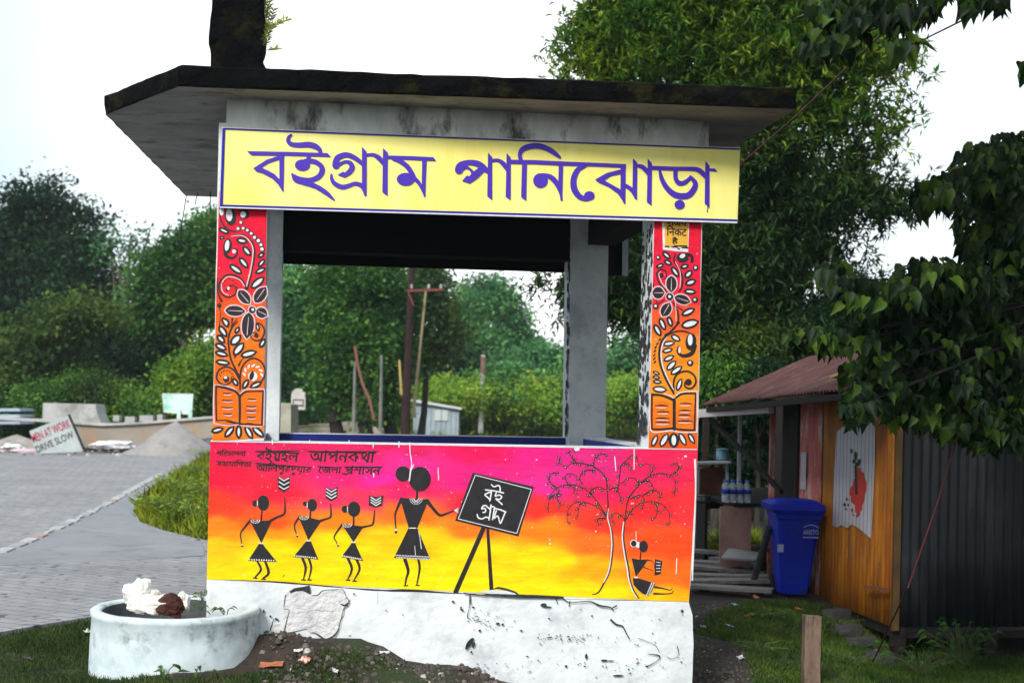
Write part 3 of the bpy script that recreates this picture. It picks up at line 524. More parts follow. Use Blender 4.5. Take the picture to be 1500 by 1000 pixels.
book(s, [[(88,500,14),(86,600,12),(90,765,12)],[(90,768,10),(170,765,9),(262,792,12)],[(268,790,16),(270,680,18),(268,575,20)],[(268,578,20),(232,540,18),(160,515,20),(88,502,14)],[(272,578,18),(310,547,14),(370,542,10),(450,540,12)],[(450,540,12),(444,680,12),(440,800,12)],[(440,802,12),(350,795,11),(268,790,10)]])
for pts in ([(74,494,8),(150,500,9),(222,520,9),(268,562,9),(312,530,9),(380,524,8),(455,524,8)],[(70,500,8),(68,650,8),(72,790,9)],[(72,790,9),(130,800,8),(200,806,9),(258,800,8),(350,814,9),(440,812,8)],[(460,530,6),(455,800,6)]): s.line(pts,PK,LB)
for x0,x1,y in ((140,205,553),(135,215,608),(130,215,663),(145,210,712),(330,398,598),(320,398,655),(315,395,690),(325,392,738)): s.line([(x0,y,6),((x0+x1)/2,y+5,9),(x1,y+2,5)],B_,LB); s.line([(x0+8,y+14,5),((x0+x1)/2+6,y+18,8),(x1+2,y+15,5)],PK,LW)
LF((98,840,90,40,-15),(190,852,100,44,-50),(262,855,95,44,90),(340,858,105,44,62),(412,855,110,46,42))
for x,y in ((130,790),(190,775),(240,780),(300,790),(350,785)): s.line([(x-30,y,4),(x+20,y+8,7),(262,800,5)],B_,LB)
painted('pillar_painting', TL, 10, 40, 0, pillar_col, s, art_mats, kiosk)
s = Paint(0, lambda x,y: (930+x*.18, 310+y*.18))
s.poly([(222,80),(442,85),(434,328),(330,322),(228,308)],WH,LB); s.poly([(240,70),(436,75),(430,292),(395,300),(340,280),(300,290),(246,286)],4,LB+.0008)
s.text('िनकट',258,112,165,80,B_,LW+.001,2); s.text('है',300,205,50,62,B_,LW+.001,0); s.text('राज्य'.replace('\u094d',''),262,70,160,45,B_,LW+.001,1)
for x0,x1,y in ((245,275,282),(300,345,285),(350,360,300),(385,430,292),(320,420,278)): s.line([(x0,y,8),(x1,y+2,12)],B_,LW+.001)
s.ell(190,375,20,mi=B_,lay=LB); s.ell(188,372,9,mi=WH,lay=LW)
LF((258,355,75,40,40),(270,415,65,34,25),(205,440,60,28,-20),(405,445,60,34,-15),(437,508,75,48,-45),(328,490,90,42,55),(455,575,85,48,-20),(450,650,90,42,5),(435,815,110,48,-25),(450,912,140,66,-15),(285,895,80,40,70),(225,915,100,44,65),(185,965,100,46,60))
s.ell(388,375,50,42,B_,LB); s.ell(387,360,24,17,WH,LW,-25); s.line([(420,348,24),(462,362,28),(466,405,26)],B_,LB)
for x,y in ((495,458),(490,718),(170,770)): s.ell(x,y,25,mi=B_,lay=LB); s.ell(x-2,y-3,11,mi=WH,lay=LW)
s.line([(330,345,14),(318,400,15),(355,460,15),(387,530,15),(382,610,15),(358,655,11)],B_,LB); s.line([(330,410,6),(365,480,6),(372,540,7),(366,620,6)],PK,LW)
s.line([(250,640,14),(200,580,14),(178,510,14),(205,472,12),(248,485,11),(258,530,9),(235,548,10)],B_,LB); s.ell(215,520,20,mi=B_,lay=LB); s.line([(255,625,6),(215,570,7),(195,510,7),(212,488,5)],PK,LW)
for x,y,l,w,an in ((297,590,140,90,90),(192,660,105,100,0),(388,715,140,80,18),(255,795,130,88,-60)): fl(s,l,w,an,x,y)
s.ell(283,692,36,mi=PK,lay=LB); s.ell(283,692,30,mi=B_,lay=LW); s.ell(283,690,12,mi=WH,lay=LW+.001)
s.line([(312,740,12),(348,810,15),(352,890,15),(310,960,15),(245,1005,14)],B_,LB); s.line([(330,740,6),(335,820,6),(335,890,6)],PK,LW); s.line([(340,770,6),(385,800,14)],B_,LB); s.line([(150,590,8),(180,740,8),(240,715,8)],B_,LB)
s.tf = lambda x,y: (930+x*.2, 470+y*.2); LF = lambda *z: [s.leaf(x,y,l,w,an,WH,B_,LB,th=6) for x,y,l,w,an in z]
s.line([(325,10,13),(250,90,15),(195,150,16),(178,240,16),(190,330,16),(230,430,16),(285,530,15)],B_,LB); s.line([(235,118,6),(205,165,8),(192,240,9),(204,330,9),(242,425,8),(285,505,6)],WH,LW); s.line([(235,105,10),(310,75,12),(380,80,12),(440,115,9)],B_,LB)
s.ell(410,152,40,64,B_,LB,5); s.ell(405,138,18,42,WH,LW,0); s.line([(442,180,26),(415,238,32),(352,255,24),(316,228,20),(320,192,20)],B_,LB); s.ell(326,212,9,24,WH,LW); s.ell(405,308,24,mi=B_,lay=LB); s.ell(403,304,11,mi=WH,lay=LW)
LF((300,125,72,40,30),(250,165,82,36,-10),(240,215,72,32,-15),(250,272,78,36,-25),(268,325,90,42,-45),(305,360,96,40,-35),(325,465,88,36,-70),(157,380,48,20,20),(157,412,48,20,10),(165,445,58,26,5),(183,500,100,44,5))
s.line([(285,505,14),(287,430,14),(320,382,14),(385,368,14),(435,400,14),(446,452,14),(412,494,14),(368,480,12),(368,445,12)],B_,LB); s.ell(392,448,25,mi=B_,lay=LB)
for x,y in ((165,165),(152,192),(146,220),(142,248),(142,275),(146,300),(182,135)): s.leaf(x,y,26,9,-50,B_,B_,LB,th=2)
book(s, [[(125,538,14),(124,660,12),(125,790,12)],[(125,790,12),(180,792,14),(278,785,16)],[(288,790,26),(288,690,22),(288,575,24)],[(282,578,20),(200,545,16),(125,538,18)],[(300,560,14),(350,532,14),(445,530,12)],[(446,532,12),(440,670,12),(436,800,14)],[(436,800,14),(350,795,14),(300,790,12)]])
for pts in ([(112,535,6),(108,690,6),(115,800,7)],[(455,515,8),(458,690,8),(455,812,8)],[(118,800,8),(150,815,8),(270,802,8),(340,815,8),(450,812,8)],[(210,530,5),(262,548,6),(290,565,8),(330,525,8),(450,512,6)]): s.line(pts,WH,LB)
for x0,x1,y in ((150,240,620),(165,250,665),(155,250,712),(150,255,742),(330,415,605),(325,410,655),(320,405,690),(315,420,732)): s.line([(x0,y,6),((x0+x1)/2,y-3,10),(x1,y+2,6)],B_,LB); s.line([(x0+5,y+13,4),((x0+x1)/2,y+16,6),(x1-5,y+13,4)],WH,LW)
LF((145,875,86,36,-65),(215,870,105,46,-60),(350,865,100,40,62),(415,860,80,34,60)); s.ell(285,872,40,54,B_,LB); s.ell(285,872,17,38,WH,LW)
painted('pillar_painting', [(959,300),(1028,300),(1021.5,657),(950,655.5)], 10, 40, 0, pillar_col, s, art_mats, kiosk)
# flaking black edges on the inner faces of the right-hand pillars
def flaky(d0, x0, y0, x1, y1, w, n, seed, host):
    random.seed(seed); mb = MB(); 
    for i in range(n):
        t = random.random(); p = hit(x0+(x1-x0)*t, y0+(y1-y0)*t, d0); dd = random.uniform(.01,w); L_ = random.uniform(.012,.05); ww = random.uniform(.006,.03)
        c = p+E2*dd-E1*.009; q = [c+E2*(ww*random.uniform(.5,1)*math.cos(k*1.05))+Vector((0,0,L_*math.sin(k*1.05)*random.uniform(.5,1))) for k in range(6)]; mb.prism(q, -E1*.003-E1*.0001*i/10, 0)
    merge(host, mb.build('flaking_paint', M('crack_dark',(0,0,0)), kiosk))
flaky(0, 960,330, 950,650, .28, 190, 3, PIL[1]); flaky(DEP-.29, 838,330, 833,635, .12, 110, 4, PIL[3])
# low walls
ksolid('rear_wall', [(380,633),(892,641.5),(892,760),(380,760)], DEP-.13, DEP, white_wall)
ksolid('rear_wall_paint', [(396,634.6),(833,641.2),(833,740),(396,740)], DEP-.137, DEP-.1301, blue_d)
def side_wall(xf, yf, th, face):
    pf = hit(xf, yf, .29); pr = hit(890 if face < 0 else 362, 641 if face < 0 else 633, DEP-.29); mb = MB()
    u0 = loc(hit(1022,657,0))[0]-.04 if face < 0 else loc(hit(311,645,0))[0]+.04+th
    A = K(u0,.29,0); A.z = pf.z; Bq = K(u0,DEP-.29,0); Bq.z = pr.z; n_ = -E1*th
    lo = Vector((0,0,-.9)); mb.prism([A,Bq,Bq+lo,A+lo], n_, 0); mb.build('side_wall', white_wall, kiosk)
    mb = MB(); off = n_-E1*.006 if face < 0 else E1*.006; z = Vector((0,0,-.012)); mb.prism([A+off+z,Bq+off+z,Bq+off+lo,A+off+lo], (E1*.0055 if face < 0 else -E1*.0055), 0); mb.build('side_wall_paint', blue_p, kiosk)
side_wall(945,655,.15,-1); side_wall(360,645,.15,1)
mb = MB(); ul = loc(hit(311,645,0))[0]; ur = loc(hit(1022,657,0))[0]; mb.prism([K(ul+.1,.3,.1),K(ur-.1,.3,.1),K(ur-.1,DEP-.1,.1),K(ul+.1,DEP-.1,.1)], Vector((0,0,-.3))); mb.build('floor_slab', conc, kiosk)
# beams under the slab
HS = at(262,127,7.56).z               # underside of the roof slab
def kbox(name, u0,u1,d0,d1,z0,z1,mat,rough=.006):
    mb = MB(); mb.prism([K(u0,d0,z0),K(u1,d0,z0),K(u1,d1,z0),K(u0,d1,z0)], Vector((0,0,z1-z0))); o = mb.build(name, mat, kiosk); rough_edges(o,2,rough,6) if rough else None; return o
zb = hit(665,300,0).z
kbox('beam', ul+.04, ur+.03, -.004, .26, zb, HS+.02, beam_m); beam_dark = M('beam_black', (.0015,.0015,.002), (.004,.004,.0045), 4, .95)  # near-black colour for the rear and side beams
kbox('beam', ul+.04, ul+.2, .26, DEP-.30, zb+.3, HS+.02, beam_dark); kbox('beam', ur-.19, ur+.03, .26, DEP-.24, zb+.12, HS+.02, beam_dark); kbox('beam', ul+.04, ur+.03, DEP-.24, DEP+.002, zb, HS+.02, beam_dark)
# roof slab
def onz(px,py,z): r = ray(px,py); t = (z-CAMZ)/r.z; return CAM+r*t
p1 = onz(262,127,HS); p2 = onz(1165,160,HS); p3 = onz(155,168,HS); p4 = onz(272,287,HS); ru = loc(p2)[0]; rd = loc(p4)[1]
edge = onz(1082,214,HS); 
outline = [p1, p2, K(max(ru, loc(edge)[0])+.0, rd, HS), p4, p3]
def roof():
    # densify the outline, wobble it, build underside + black rim + top
    pts = []; 
    for i,p in enumerate(outline):
        q = outline[(i+1)%len(outline)]; n = max(2,int((q-p).length/.07)); pts += [p.lerp(q,k/n) for k in range(n)]
    c = sum(pts, Vector())/len(pts); mb = MB(); n = len(pts); rings = []
    for lev,(dz,out) in enumerate(((0,0),(.012,.006),(.06,.008),(.112,.004),(.125,-.02))):
        R = []
        for p in pts: d = (p-c); d.z = 0; d.normalize(); w = Vector(mn.noise_vector(p*9+Vector((0,0,lev*.7))))*.014; q = p+d*(out)+w*(1 if lev else .5); q.z = HS+dz+w.z*(.6 if lev else .15); R.append(q)
        rings.append(R)
    vs = [p for R in rings for p in R]+[Vector((c.x,c.y,HS)),Vector((c.x,c.y,HS+.16))]
    for l in range(4):
        for i in range(n): j = (i+1)%n; mb.f.append((l*n+i,l*n+j,(l+1)*n+j,(l+1)*n+i)); mb.m.append(1)
    for i in range(n): j = (i+1)%n; mb.f.append((j,i,5*n)); mb.m.append(0); mb.f.append((4*n+i,4*n+j,5*n+1)); mb.m.append(1)
    mb.v = [tuple(v) for v in vs]
    soff = M('soffit_concrete', (.27,.265,.26), (.40,.39,.38), 2.5, .95, 1.0, 14, c3=(.15,.145,.14), s3=3.5, stretch=(1,1.5,1))
    mb.build('roof_slab', [soff, black_moss], kiosk)
roof()
o = ksolid('roof_post', [(309,-80),(384,-80),(386,40),(381,75),(389,106),(307,106)], .02, .30, black_moss, rough=.02, cuts=4, fs=9)
# hanging roots under the broken corner
for pts,lab in (([(273,286),(270,305),(266,330),(265,362)],'longest dark root dangling from the broken left roof corner'),([(290,283),(287,292),(286,300)],'short slanting dark root under the left eave'),([(308,281),(308,295),(308,311)],'straight dark root hanging next to the banner frame')):
    mb = MB(); mb.tube([at(x,y,10.9) for x,y in pts], .004, 5); tag(mb.build('hanging_root', dark_line), lab, 'root', 'roots hanging from the roof edge')
# fern on the post
def fern():
    c0 = hit(386,60,.1); e = empty('roof_fern', c0, 'bright green fern sprouting from the black post above the roof', 'plant'); C=[];A=[];N_=[];L_=[];mb = MB(); random.seed(2)
    for (x0,y0),(x1,y1),k in (((385,70),(402,12),9),((386,60),(396,-6),9),((387,50),(412,30),8),((386,45),(424,28),7),((388,75),(406,72),5),((386,62),(398,36),8),((384,40),(392,2),8),((385,74),(395,50),6)):
        p = hit(x0,y0,random.uniform(-.02,.2)); q = hit(x1,y1,random.uniform(-.1,.2)); mb.tube([p,p.lerp(q,.5)+Vector((0,0,.01)),q],.0016,4)
        for i in range(k):
            t = .25+.75*i/k; 
            for sd_ in (-1,1): C.append(p.lerp(q,t)); A.append((q-p).normalized()*.8+Vector((sd_*.7,random.uniform(-.4,.4),.1))); N_.append(Vector((random.uniform(-.3,.3),-1,.6))); L_.append(random.uniform(.03,.055))
    me = leaves_mesh(np.array(C),np.array(A),np.array(N_),np.array(L_),np.array(L_)*.34,T_LANCE,leafmat('fern_leaf',(.10,.14,.02),(.22,.28,.04),(.42,.40,.06),.4)); merge(link('frond',me,e), mb.build('stem',M('stem_green',(.08,.10,.03)),e))
fern()

# ---- front banner, traced lettering
ban = empty('name_banner', hit(703,305,-.03), 'long yellow banner with purple Bengali lettering fixed across the kiosk front', 'banner')
BQ = [(326,187),(1084,217),(1080,326),(322,303)]
ban_m = M('banner_yellow', (.93,.83,.20), (.96,.88,.30), 2, .5, .12, 4, c3=(.88,.70,.15), s3=1.4, stretch=(1,1,.45))
def banner():
    d0 = -.045; tl,tr,br,bl = BQ; nx,ny = 90,14; V = []
    for j in range(ny+1):
        for i in range(nx+1):
            s_=i/nx;t=j/ny; x=(tl[0]*(1-s_)+tr[0]*s_)*(1-t)+(bl[0]*(1-s_)+br[0]*s_)*t; y=(tl[1]*(1-s_)+tr[1]*s_)*(1-t)+(bl[1]*(1-s_)+br[1]*s_)*t
            w = .0016*mn.noise(Vector((x*.02,y*.03,0)))+.003*math.exp(-((x-1045-(y-260)*.32)/9)**2)*(1 if y > 235 else 0); V.append(hit(x,y,d0-w))
    mb = MB(); mb.add(V,[(j*(nx+1)+i,(j+1)*(nx+1)+i,(j+1)*(nx+1)+i+1,j*(nx+1)+i+1) for j in range(ny) for i in range(nx)],0); mb.build('banner_sheet',ban_m,ban,smooth=True)
    mb = MB(); P = [hit(x,y,d0+.006) for x,y in [(325,186.5),(1084.5,216.5),(1080.5,327),(321,303.8)]]; mb.prism(P,E2*.035); mb.build('banner_frame',M('frame_grey',(.55,.57,.62),(.4,.42,.46),5,.6),ban)
    b = Paint(d0-.004); PU,NV,WT = 0,1,2
    for p,q,w in (((327.5,188.5),(1083.5,218.5),2.2),((323.5,301.2),(1080,323.0),3.2),((328,188),(324,303),4)): b.line([(*p,w),(*q,w)],NV,.001,caps=False)
    b.line([(322,303.6,1.6),(1080,325.8,2.2)],WT,.001,caps=False)
    b.line([(1036,311,1.2),(1037.5,295,.8)],NV,.001,caps=False)
    for (x,y,r1,r2) in ((584,199,10,4),(588,198,5,3)): pass
    b.tf = lambda x,y: (330+x*.25333, 170+y*.25333); P_ = b.poly; Ln = b.line
    P_([(125,203),(360,207),(590,214),(612,236),(400,231),(150,226)]); P_([(312,222),(341,222),(339,330),(337,442),(328,432),(313,385)])
    P_([(322,226),(240,252),(162,302),(178,320),(215,330),(270,360),(305,395),(330,436),(322,375),(285,335),(240,312),(208,298),(250,272),(318,250)])
    Ln([(380,110,14),(368,122,20),(364,145,24),(385,164,26),(430,168,30),(480,165,32),(520,175,32),(545,195,26),(550,215,20)]); Ln([(482,225,24),(480,268,26)],caps=False); b.ell(446,284,44,33,PU,.0018)
    Ln([(462,262,30),(510,262,28),(550,285,28),(560,315,32),(540,350,30),(490,370,28),(430,362,24),(385,335,10)]); Ln([(385,335,8),(405,368,26),(450,382,32),(520,405,28),(585,445,26),(628,484,10)])
    Ln([(640,285,44),(640,262,36),(655,238,34),(700,224,30),(745,240,28),(780,265,24),(803,290,14)]); Ln([(640,290,30),(665,276,20),(695,264,18),(722,272,26),(733,298,32),(718,322,30),(692,342,24)]); P_([(648,340),(680,322),(712,336),(690,356)])
    Ln([(614,338,12),(615,362,20),(632,390,26),(675,410,28),(715,402,24),(750,390,22),(785,400,26),(803,425,24),(812,458,8)]); P_([(790,178),(818,208),(817,462),(804,462),(790,420)])
    Ln([(815,226,18),(855,224,20),(885,240,28),(905,262,26),(920,288,14)],caps=False); P_([(912,185),(940,212),(938,462),(908,440)]); P_([(938,228),(1080,232),(1203,238),(1219,259),(1080,254),(938,248)])
    Ln([(968,252,10),(1010,262,26),(1050,290,28),(1078,330,28),(1095,360,24),(1125,395,20),(1152,460,8)]); b.ell(1043,365,52,37,PU,.0018); P_([(1138,250),(1165,250),(1160,360),(1157,467),(1147,466),(1136,400)])
    b.tf = lambda x,y: (660+x*.29333, 180+y*.29333)
    Ln([(42,235,42),(50,212,34),(90,198,26),(135,204,30),(165,225,32),(192,250,16)]); Ln([(42,240,30),(72,222,18),(98,232,12),(114,256,20)]); Ln([(152,236,34),(125,260,38),(98,284,30)]); P_([(57,290),(82,262),(122,280),(97,303)])
    P_([(187,148),(208,172),(208,387),(183,366)]); Ln([(206,188,16),(240,188,18),(268,210,24),(290,248,14)],caps=False); P_([(280,150),(301,175),(300,387),(275,368)]); P_([(298,184),(420,186),(545,192),(690,198),(876,206),(876,225),(700,217),(545,213),(420,206),(300,205)])
    P_([(357,195),(382,195),(378,389),(352,370)]); Ln([(352,188,20),(346,160,20),(360,132,26),(400,117,28),(445,116,28),(490,132,26),(525,155,22),(547,174,12)]); b.ell(449,288,37,37,PU,.0018); Ln([(455,258,14),(495,268,24),(525,295,26),(545,335,20),(557,386,6)]); P_([(540,208),(562,208),(560,300),(558,389),(549,388),(538,300)])
    Ln([(672,214,18),(635,235,26),(615,280,30),(618,330,32),(645,368,28),(680,380,22),(700,375,16)]); b.ell(693,364,27,23,PU,.0018)
    P_([(850,205),(875,205),(873,403),(864,402),(848,340)]); P_([(852,232),(780,250),(722,283),(740,298),(790,320),(835,352),(866,400),(866,365),(845,330),(800,305),(768,287),(800,266),(852,255)])
    Ln([(873,312,18),(905,335,20),(926,376,12)]); P_([(911,176),(933,200),(931,383),(921,378),(908,345)]); Ln([(930,212,14),(958,220,22),(980,242,22),(994,268,12)],caps=False); P_([(985,178),(1006,202),(1004,413),(980,395)])
    Ln([(1003,224,20),(1100,228,20),(1190,229,20),(1230,232,22),(1258,250,24),(1280,282,12)]); Ln([(1045,235,12),(1055,280,22),(1085,330,26),(1130,362,30),(1185,362,30),(1215,330,28),(1222,300,24),(1198,270,16)]); Ln([(1124,232,22),(1124,275,22),(1140,300,24),(1168,298,22),(1200,272,16)])
    b.ell(1144,408,26,23,PU,.0018); P_([(1272,188),(1294,215),(1293,425),(1269,402)]); P_([(1292,227),(1320,228),(1333,245),(1292,242)])
    b.build('lettering', [M('purple_ink',(.055,.02,.40),(.065,.025,.43),3,.5), M('navy_ink',(.02,.015,.30)), white_paint], ban, tri=True)
banner()
# rear banner seen from behind
rb = empty('rear_signboard', hit(660,380,DEP+.05), 'dark back of the signboard hanging across the far side of the kiosk', 'signboard')
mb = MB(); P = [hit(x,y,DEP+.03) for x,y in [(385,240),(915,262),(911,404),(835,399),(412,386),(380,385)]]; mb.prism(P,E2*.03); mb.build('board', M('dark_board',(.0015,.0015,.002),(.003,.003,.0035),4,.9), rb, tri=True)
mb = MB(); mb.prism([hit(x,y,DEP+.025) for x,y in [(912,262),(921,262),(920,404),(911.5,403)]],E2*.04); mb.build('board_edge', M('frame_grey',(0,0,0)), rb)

# ------------------------------------------------------------------ planter ring by the road
def planter():
    c = gp(256,935); c = Vector((at(258,888,7.75).x, 7.75, 0)); e = empty('concrete_planter', c, 'round whitewashed concrete ring planter holding weeds and dumped cloth', 'planter')
    R = 240/2*7.75/F; zt = at(258,888,7.75).z; mb = MB(); m_ = M('planter_white', (.62,.70,.72), (.44,.52,.55), 9, .85, .2, 14, c3=(.24,.29,.30), s3=6, lo=.35, hi=.75)
    prof = [(R*1.015,-.25),(R*1.01,0),(R*1.0,zt*.5),(R*.985,zt-.045),(R*1.0,zt-.035),(R*1.0,zt-.008),(R*.975,zt),(R*.89,zt-.002),(R*.865,zt-.012),(R*.86,zt-.05),(R*.86,zt-.24)]
    mb.lathe(prof,(c.x,c.y,0),96,0); o = mb.build('ring', [m_], e, smooth=True); 
    bm = bmesh.new(); bm.from_mesh(o.data)
    for v in bm.verts: v.co += Vector(mn.noise_vector(v.co*5))*.006
    bm.to_mesh(o.data); bm.free()
    mb = MB(); mb.lathe([(.001,zt-.20),(R*.3,zt-.185),(R*.6,zt-.2),(R*.87,zt-.22)],(c.x,c.y,0),40,0,.03); mb.build('soil', M('dark_soil',(.015,.011,.008),(.04,.03,.022),20,.95,.8,50), e, smooth=True)
    mb = MB(); random.seed(4); mb.lathe([(R*.866,zt-.014),(R*.859,zt-.03),(R*.856,zt-.22)],(c.x,c.y,0),64,0); mb.build('inner_wall_sheet', M('inner_wall_dark',(.05,.055,.06),(.10,.11,.12),8,.95), e, smooth=True)  # dark grey sheet that darkens the ring's inside wall
    return c, R, zt
PC, PR, PZ = planter()
def crumple(name, px, py, Y, rx, ry, rz, mats, label, cat, seed, fs=9, amp=.5, tilt=0, ridge=True):
    c = at(px,py,Y); e = None; bm = bmesh.new(); bmesh.ops.create_icosphere(bm, subdivisions=5, radius=1); off = Vector((seed*3.1,seed*1.7,0))
    for v in bm.verts:
        d = v.co.normalized(); n1 = mn.noise(d*1.6+off); n2 = 1-abs(mn.noise(d*3.2+off))*2; n3 = 1-abs(mn.noise(d*7+off))*2
        r = 1+amp*(n1*.9+n2*.28+n3*.12)-.2*amp; v.co = Vector((d.x*r*rx, d.y*r*ry, d.z*r*rz))
        if v.co.z < -rz*.6: v.co.z = -rz*.6
    me = bpy.data.meshes.new(name); bm.to_mesh(me); bm.free(); me.materials.append(mats); me.polygons.foreach_set('use_smooth',[True]*len(me.polygons)); o = link(name, me); o.location = c; o.rotation_euler = (0,tilt,0); return tag(o,label,cat)
sack = M('plastic_white', (.72,.70,.64), (.80,.78,.74), 5, .4, .3, 30, spec=.5); 
crumple('plastic_sack',207,876,7.72,.085,.07,.10,sack,'tall crumpled white plastic sack standing in the planter','sack',1,amp=.62)
crumple('cloth_bundle',228,888,7.6,.11,.08,.06,M('cloth_grey',(.60,.57,.50),(.68,.66,.62),6,.8,.3),'low pale cloth bundle beside the tall sack in the planter','cloth',2,amp=.6)
crumple('burnt_cloth',250,890,7.55,.07,.05,.065,M('burnt_brown',(.035,.010,.008),(.07,.022,.016),8,.9,.5),'dark reddish brown rag lying over the planter bundle','rag',5,amp=.5,tilt=.3)
crumple('cloth_bundle',267,884,7.75,.045,.04,.065,sack,'small white cloth lump behind the brown rag in the planter','cloth',7,amp=.5)

# ------------------------------------------------------------------ weeds with broad leaves
wl = leafmat('weed_leaf', (.02,.06,.01),(.05,.12,.018),(.11,.20,.03),.35,.5,4)
def weed(px, py, n, L_, label, h=.1, dz=0, Y=None, spread=.1, cat='weed', tmpl=T_HEART, name='weed', mat=wl, group=None):
    c = gp(px,py) if Y is None else at(px,py,Y); e = empty(name, c, label, cat, group); C=[];A=[];NN=[];LL=[];mb = MB()
    for i in range(n):
        t = random.uniform(0,6.28); d = Vector((math.cos(t),math.sin(t),0)); tip = c+Vector((0,0,dz+h*random.uniform(.4,1)))+d*spread*random.uniform(.2,1); mb.tube([c+d*.01,c.lerp(tip,.5)+Vector((0,0,h*.2)),tip],.0018,4); C.append(tip); A.append(d+Vector((0,0,random.uniform(-.5,.3)))); NN.append(Vector((0,-.3,1))+d*.2); LL.append(L_*random.uniform(.6,1.2))
    LL = np.array(LL); link('foliage', leaves_mesh(np.array(C),np.array(A),np.array(NN),LL,LL*.55,tmpl,mat), e); mb.build('stems', M('stem_green',(0,0,0)), e); return e
random.seed(21)
weed(275,975,5,.085,'broad leafed weed touching the front of the white planter',.09,spread=.09); weed(242,992,8,.06,'low bright weed in front of the planter base',.06,spread=.09); weed(222,984,5,.05,'small weed left of the bright weed before the planter',.05); weed(288,990,4,.05,'tiny weed right of the bright weed before the planter',.05)
for px,py,lab,h in ((294,893,'upright weed inside the planter beside the brown rag',.13),(218,893,'small green sprig in front of the planter sack',.06),(330,900,'round leafed sprout near the right rim inside the planter',.07),(298,880,'taller weed stem at the planter centre',.17)): weed(px,py,7,.035,lab,h,-.1 if h > .08 else -.02,7.65,.05)

# ------------------------------------------------------------------ grass
def in_poly(x,y,P):
    c = False; j = len(P)-1
    for i in range(len(P)):
        if (P[i][1] > y) != (P[j][1] > y) and x < (P[j][0]-P[i][0])*(y-P[i][1])/(P[j][1]-P[i][1])+P[i][0]: c = not c
        j = i
    return c
def grass(name, px_poly, n, h, w, mat, dens=None, avoid=None, tall=0):
    W = [gp(*p) for p in px_poly]; Q = [(p.x,p.y) for p in W]; xs = [q[0] for q in Q]; ys = [q[1] for q in Q]; C=[]; 
    while len(C) < n:
        x = random.uniform(min(xs),max(xs)); y = random.uniform(min(ys),max(ys))
        if not in_poly(x,y,Q): continue
        k = mn.noise(Vector((x*1.7,y*1.7,4)))+.5*mn.noise(Vector((x*5,y*5,9)))
        if dens is not None and k < dens+random.uniform(-.15,.15): continue
        if avoid and avoid(x,y): continue
        C.append((x,y,g(x,y)-.01))
    C = np.array(C); A = RNG.normal(size=(n,3))*[.55,.55,.15]+[0,0,.8]; NN = RNG.normal(size=(n,3)); L_ = h*(.4+.8*RNG.random(n)); o = link(name, leaves_mesh(C,A,NN,L_,np.full(n,w)*(.6+.8*RNG.random(n)),T_LANCE,mat)); return tag(o,kind='stuff')
gm1 = leafmat('grass_dark', (.018,.038,.010),(.035,.07,.014),(.085,.12,.028),.25,.7,2.5)
gm3 = leafmat('grass_green', (.018,.045,.006),(.05,.11,.012),(.14,.21,.025),.3,.7,2.0)
gm2 = leafmat('grass_olive', (.025,.06,.006),(.15,.22,.012),(.42,.42,.03),.4,.7,3.0)
ring = lambda x,y: (x-PC.x)**2+(y-PC.y)**2 < (PR*1.0)**2
def tagl(o, l, c): o['label'] = l; o['category'] = c
grass('grass', [(-120,940),(0,932),(60,921),(130,909),(150,960),(250,1000),(390,985),(410,1000),(430,1080),(-150,1080)], 30000, .045, .006, gm1, -.45, ring)
grass('grass', [(380,940),(500,950),(640,985),(700,1010),(700,1060),(380,1060)], 5000, .04, .005, gm1, .12, ring)
grass('grass', [(1040,900),(1100,880),(1180,884),(1290,930),(1400,950),(1600,955),(1600,1090),(1160,1090),(1100,985),(1085,945),(1020,930)], 52000, .055, .007, gm3, -.4)
grass('grass', [(197,748),(230,712),(262,691),(312,662),(420,640),(420,800),(300,793),(240,779),(206,766)], 26000, .12, .012, gm2, -.7)
grass('grass', [(205,742),(232,716),(264,694),(312,666),(420,650),(420,796),(300,788),(245,774),(214,762)], 9000, .26, .02, gm2, .12)
grass('grass', [(1016,830),(1050,785),(1110,780),(1110,830)], 5000, .14, .014, gm2, -.4)
# gravel and rubble on the bare ground
def gravel(name, px_poly, n, smin, smax, mats, dz=0):
    W = [gp(*p) for p in px_poly]; Q = [(p.x,p.y) for p in W]; xs = [q[0] for q in Q]; ys = [q[1] for q in Q]; mb = MB(); k = 0
    while k < n:
        x = random.uniform(min(xs),max(xs)); y = random.uniform(min(ys),max(ys))
        if not in_poly(x,y,Q) or ring(x,y): continue
        q = (Vector((x,y,0))-P0); 
        if -.0 < q.dot(E2) < DEP and ul-.02 < q.dot(E1) < ur+.02: continue
        s_ = smin*(smax/smin)**(random.random()**2.2); z = g(x,y)+s_*.2; P = []
        for t in range(6): a_ = t*1.047+random.uniform(-.3,.3); P.append((x+s_*math.cos(a_)*random.uniform(.6,1.1), y+s_*math.sin(a_)*random.uniform(.6,1.1), z-s_*.4))
        T = [(x+(p[0]-x)*.55, y+(p[1]-y)*.55, z+s_*random.uniform(.2,.5)) for p in P]
        mb.add(P+T, [(i,(i+1)%6,6+(i+1)%6,6+i) for i in range(6)]+[tuple(range(6,12))], random.choices((0,1,2),(9,2.2,.3))[0]); k += 1
    tag(mb.build(name, mats), kind='stuff')
random.seed(8)
gravel('gravel', [(385,925),(500,945),(780,1000),(1016,1050),(900,1100),(380,1060)], 3800, .005, .030, [M('stone_dark',(.05,.042,.036),(.09,.08,.07),20,.9), M('stone_mid',(.12,.10,.09),(.2,.17,.15),20,.9), M('stone_pale',(.35,.33,.30),(.5,.48,.45),20,.9)])
gravel('gravel', [(1016,885),(1070,880),(1085,930),(1120,1000),(1180,1080),(1010,1080)], 2400, .005, .026, [M('stone_dark',(0,0,0)), M('stone_blue',(.07,.07,.08),(.13,.13,.145),20,.9), M('stone_pale',(0,0,0))])
